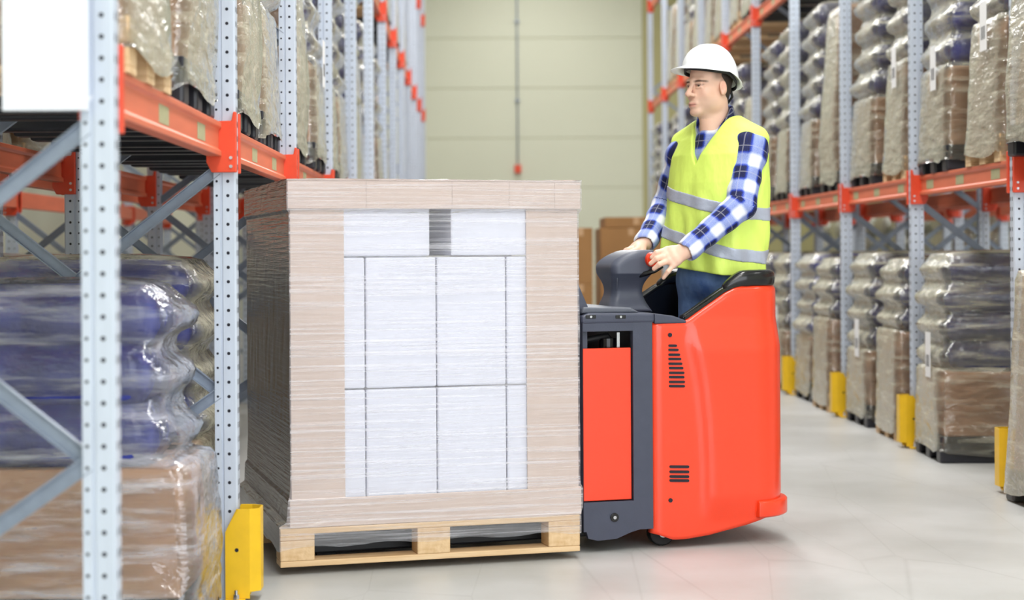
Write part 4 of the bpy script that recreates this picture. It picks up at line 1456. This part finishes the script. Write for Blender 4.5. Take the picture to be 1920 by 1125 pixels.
# hair below the helmet
hf = Field(HC - np.array((.13, .14, .12)), HC + np.array((.13, .14, .17)), .004)
hf.ell(hp(0, -.014, .040), (.081, .102, .099), .0, HA)
hf.cone(hp(0, -.052, -.03), hp(0, -.058, -.075), .048, .040, .03)
def hair_cut(x, y, z):
    dx, dy, dz = x - HC[0], y - HC[1], z - HC[2]
    yy = -dx * sh_ + dy * ch_
    line = np.where(dz > .03, -.012, -.052 + .0 * dz)      # front limit of the hair
    return np.maximum(yy - (-.048 + np.clip((dz + .01) / .05, 0, 1) * .045), -.085 - dz)
hf.func(hair_cut, .006, 'max')
V, Q = hf.nets()
put('hair', V, Q, 'hair')

# hard hat
hm = empty('hard_hat'); hm.parent = man
def hat_pt(a, u):
    """a: angle round the head (0 = forward), u: 0 crown .. 1 rim"""
    fy, sx = math.cos(a), math.sin(a)
    rim = .068 + .016 * max(0, fy) ** 2 - .062 * max(0, -fy) ** 1.1
    ry, rx, top = .130, .110, .186
    th = u * PI / 2
    zz = rim + (top - rim) * math.cos(th)
    k = math.sin(th) ** .96
    p = (sx * rx * k, -.010 + fy * ry * k)
    rid = .004 * math.exp(-((sx) / .16) ** 2) * math.sin(th) * (fy > -.95)
    return p[0], p[1], zz + rid * .8
rings = []
NA = 64
for i in range(1, 19):
    rings.append([hp(*hat_pt(2 * PI * k / NA, i / 18)) - np.array((0, 0, ZB)) for k in range(NA)])
brim = []
for j, (ee, dz_) in enumerate(((.35, -.004), (1.0, -.010), (1.0, -.014), (.3, -.010))):
    r_ = []
    for k in range(NA):
        a = 2 * PI * k / NA
        x, y, z = hat_pt(a, 1.0)
        fy, sx = math.cos(a), math.sin(a)
        w = .010 + .052 * max(0, fy) ** 2.2 + .006 * max(0, -fy)
        n_ = Vector((sx * 1.1, fy, 0)).normalized()
        drop = .06 * w * max(0, fy) ** 2
        r_.append(hp(x + n_.x * w * ee, y + n_.y * w * ee, z + dz_ * 1.0 - drop * ee) - np.array((0, 0, ZB)))
    brim.append(r_)
inner = []
for i in (17, 14, 9, 3):
    r_ = []
    for k in range(NA):
        x, y, z = hat_pt(2 * PI * k / NA, i / 18)
        r_.append(hp(x * .965, (y + .01) * .97 - .01, z - .006) - np.array((0, 0, ZB)))
    inner.append(r_)
mb = MB().loft(rings + brim + inner, True, False)
mb.add(rings[0], [tuple(range(NA))]); 
sh = mb.build('shell', 'helmet', hm, 0, True)
band = []
for zoff, sc in ((.004, .94), (-.012, .93), (-.012, .90), (.004, .90)):
    r_ = []
    for k in range(NA):
        x, y, z = hat_pt(2 * PI * k / NA, 1.0)
        r_.append(hp(x * sc, (y + .01) * sc - .01, z + zoff - .008) - np.array((0, 0, ZB)))
    band.append(r_)
band.append(band[0])
MB().loft(band, True, False).build('headband', 'rubber', hm, 0, True)
MB().tube([hp(-.02, -.105, .0) - np.array((0, 0, ZB)), hp(-.03, -.108, -.04) - np.array((0, 0, ZB)), hp(0, -.112, -.062) - np.array((0, 0, ZB)), hp(.03, -.108, -.04) - np.array((0, 0, ZB)), hp(.02, -.105, .0) - np.array((0, 0, ZB))], .006, 8).build('nape_strap', 'rubber', hm, smooth=True)

# ---------------- clothes
def tab(z, zs, vs): return np.interp(z, zs, vs)
TZ = [1.05, 1.14, 1.30, 1.50, 1.62, 1.69, 1.74, 1.79]
VA = [.236, .238, .234, .230, .222, .196, .135, .07]
VBm = [.176, .178, .174, .170, .156, .122, .092, .06]
def folds(x, y, z):
    an = np.arctan2(x, y + 1e-6)
    return .006 * np.sin(an * 7 + z * 9) * np.clip((1.62 - z) / .3, 0, 1) + .004 * np.sin(an * 13 - z * 21) * np.clip((1.5 - z) / .3, 0, 1)
def torso(x, y, z, ex, fold=0.0):
    a, b = tab(z, TZ, VA) + ex, tab(z, TZ, VBm) + ex
    dxw = np.interp(z, [1.1, 1.7], [-.022, .022])
    yc = -.008 - .707 * dxw
    x = x + .707 * dxw
    k0 = np.sqrt((np.abs(x) / a) ** 2.3 + (np.abs(y - yc) / b) ** 2.3 + 1e-9)
    return (k0 ** (2 / 2.3) - 1) * np.minimum(a, b) * .85 + (folds(x, y, z) * fold if fold else 0)

# shirt: trunk, sleeves and cuffs
sf = Field((-.38, -.30, 1.02), (.38, .62, 1.86), .0045)
sf.func(lambda x, y, z: np.maximum(torso(x, y, z, -.03), np.maximum(1.15 - z, z - 1.77)), lo=(-.27, -.24, 1.03), hi=(.27, .24, 1.82))
sf.cone((-.09, -.015, 1.70), SHL, .055, .068, .04)
sf.cone((.09, -.015, 1.70), SHR, .055, .068, .04)
sf.cone((0, .045, 1.62), (0, .046, 1.695), .06, .046, .03)
for sh_p, el, wr in ((SHL, ELL, WRL), (SHR, ELR, WRR)):
    sf.cone(sh_p, el, .068, .062, .03)
    cu = el + (wr - el) * .80
    sf.cone(el, cu, .064, .049, .02)
    sf.cone(el + (wr - el) * .84, el + (wr - el) * .985, .050, .049, .004)
    # cuff mouth
    dirv = (wr - el) / np.linalg.norm(wr - el)
    sf.cone(wr + dirv * .012, wr + dirv * .05, .042, .056, .004, 'sub')
def wrinkle(x, y, z):
    return .0035 * np.sin(70 * z + 25 * x) * np.sin(32 * y + 18 * x) 
sf.F += wrinkle(sf.lo[0] + sf.h * np.arange(sf.n[0])[:, None, None], sf.lo[1] + sf.h * np.arange(sf.n[1])[None, :, None], sf.lo[2] + sf.h * np.arange(sf.n[2])[None, None, :]).astype(np.float32)
V, Q = sf.nets()
so = put('shirt', V, Q, 'plaid')
# cloth coordinates: along and around each sleeve, across and down the trunk
def seg_coord(V, a, b, off):
    d = b - a; L = np.linalg.norm(d); d = d / L
    t = (V - a) @ d; r = V - a - t[:, None] * d
    ref = np.array((-.6, .8, .1)); s_ = ref - d * (ref @ d); s_ /= np.linalg.norm(s_); u_ = np.cross(d, s_)
    ang = np.arctan2(r @ u_, r @ s_)
    tc = np.clip(t, 0, L)
    return np.linalg.norm(V - a - tc[:, None] * d, axis=1), tc + off, ang
best = np.full(len(V), 9.0); uvw = np.stack([V[:, 0], V[:, 2], np.zeros(len(V))], 1)
tr_d = np.maximum(0, torso(V[:, 0], V[:, 1], V[:, 2], -.03)) + .07
best = tr_d
for sh_p, el, wr in ((SHL, ELL, WRL), (SHR, ELR, WRR)):
    L1 = np.linalg.norm(el - sh_p)
    for a, b, off, rad in ((sh_p, el, 0, .068), (el, wr, L1, .05)):
        dist, al, an = seg_coord(V, a, b, off)
        m = dist < best
        m &= dist < .12
        uvw[m] = np.stack([al[m], an[m] * .067, np.zeros(m.sum())], 1)
        best = np.where(m, dist, best)
at_ = so.data.attributes.new('cloth', 'FLOAT_VECTOR', 'POINT')
at_.data.foreach_set('vector', uvw.astype(np.float32).ravel())

# collar
cf = Field((-.14, -.16, 1.60), (.14, .20, 1.90), .0035)
nb_, nt_ = NB + np.array((0, -.012, .0)), hp(0, -.03, -.095)
ax_ = (nt_ - nb_); La = np.linalg.norm(ax_); ax_ = ax_ / La
def collar(x, y, z):
    px_, py_, pz_ = x - nb_[0], y - nb_[1], z - nb_[2]
    t = px_ * ax_[0] + py_ * ax_[1] + pz_ * ax_[2]
    rx, ry, rz_ = px_ - t * ax_[0], py_ - t * ax_[1], pz_ - t * ax_[2]
    r = np.sqrt(rx ** 2 + ry ** 2 + rz_ ** 2)
    want = .086 - .10 * (t - .03)
    front = np.clip(y / .07, 0, 1)
    topz = .125 - .075 * front
    shell = np.abs(r - want) - .005
    gap = -(np.abs(x + .0) - (.012 + .5 * np.maximum(0, t + .03))) 
    gap = np.where(y > .03, gap, -1.0)
    return np.maximum(np.maximum(shell, np.maximum(t - topz, -t - .05)), gap)
cf.func(collar)
V, Q = cf.nets()
co = put('collar', V, Q, 'plaid')
at_ = co.data.attributes.new('cloth', 'FLOAT_VECTOR', 'POINT')
at_.data.foreach_set('vector', np.stack([V[:, 0] * 1.0 + .1, V[:, 2] + V[:, 1] * .5, V[:, 0] * 0], 1).astype(np.float32).ravel())

# high visibility vest
def vest_field(h, ex):
    f = Field((-.30, -.26, 1.08), (.30, .26, 1.84), h)
    f.func(lambda x, y, z: torso(x, y, z, ex, 1.0))
    f.cone((-.075, -.02, 1.735), (-.20, -.025, 1.692), .055 + ex, .046 + ex, .05)
    f.cone((.075, -.02, 1.735), (.20, -.025, 1.692), .055 + ex, .046 + ex, .05)
    # hem: front lower left as in the picture
    f.func(lambda x, y, z: (1.128 + .15 * x) - z + 0 * y, .004, 'max')
    # armholes
    for s, sh_p, el in ((-1, SHL, ELL), (1, SHR, ELR)):
        f.cone(sh_p + np.array((s * .045, .018, -.03)), sh_p + np.array((s * .18, .04, -.06)), .072, .095, .012, 'sub')
        f.cone(sh_p + np.array((s * .05, .025, -.05)), sh_p + np.array((s * .08, .05, -.20)), .072, .060, .02, 'sub')
    # neck hole and V
    f.cone(NB + np.array((0, 0, .01)), NB + np.array((0, .0, .14)), .088, .115, .01, 'sub')
    f.func(lambda x, y, z: np.maximum(np.maximum(np.abs(x) - (z - 1.575) * .46, -(y - .0)), 1.5 - z), .006, 'sub')
    return f
vf = vest_field(.0045, 0.0)
V, Q = vf.nets()
vo = put('vest', V, Q, 'vest')
def strip(zc, hw_, slope):
    f = vest_field(.0045, .0035)
    f.func(lambda x, y, z: np.abs(z - zc - slope * x) - hw_ + 0 * y, .002, 'max')
    V, Q = f.nets()
    put('reflective_strip', V, Q, 'reflector', man)
strip(1.42, .027, .25)
strip(1.245, .027, .28)
# jeans and boots
jf = Field((-.24, -.22, .22), (.24, .24, 1.24), .008)
jf.ell((0, -.01, 1.10), (.19, .145, .13), .04)
for s in (-1, 1):
    jf.cone((s * .09, -.01, 1.05), (s * .10, .02, .66), .098, .072, .04)
    jf.cone((s * .10, .02, .66), (s * .105, -.01, .26), .070, .056, .03)
V, Q = jf.nets()
put('jeans', V, Q, 'jeans')
for s in (-1, 1):
    f = Field((s * .105 - .08, -.12, .165), (s * .105 + .08, .24, .34), .008)
    f.cone((s * .105, -.02, .30), (s * .105, -.02, .22), .058, .05, .01)
    f.cone((s * .105, -.04, .212), (s * .105, .14, .205), .045, .038, .02)
    f.func(lambda x, y, z: .172 - z + 0 * x + 0 * y, .004, 'max')
    V, Q = f.nets()
    put('boot', V, Q, 'boot')
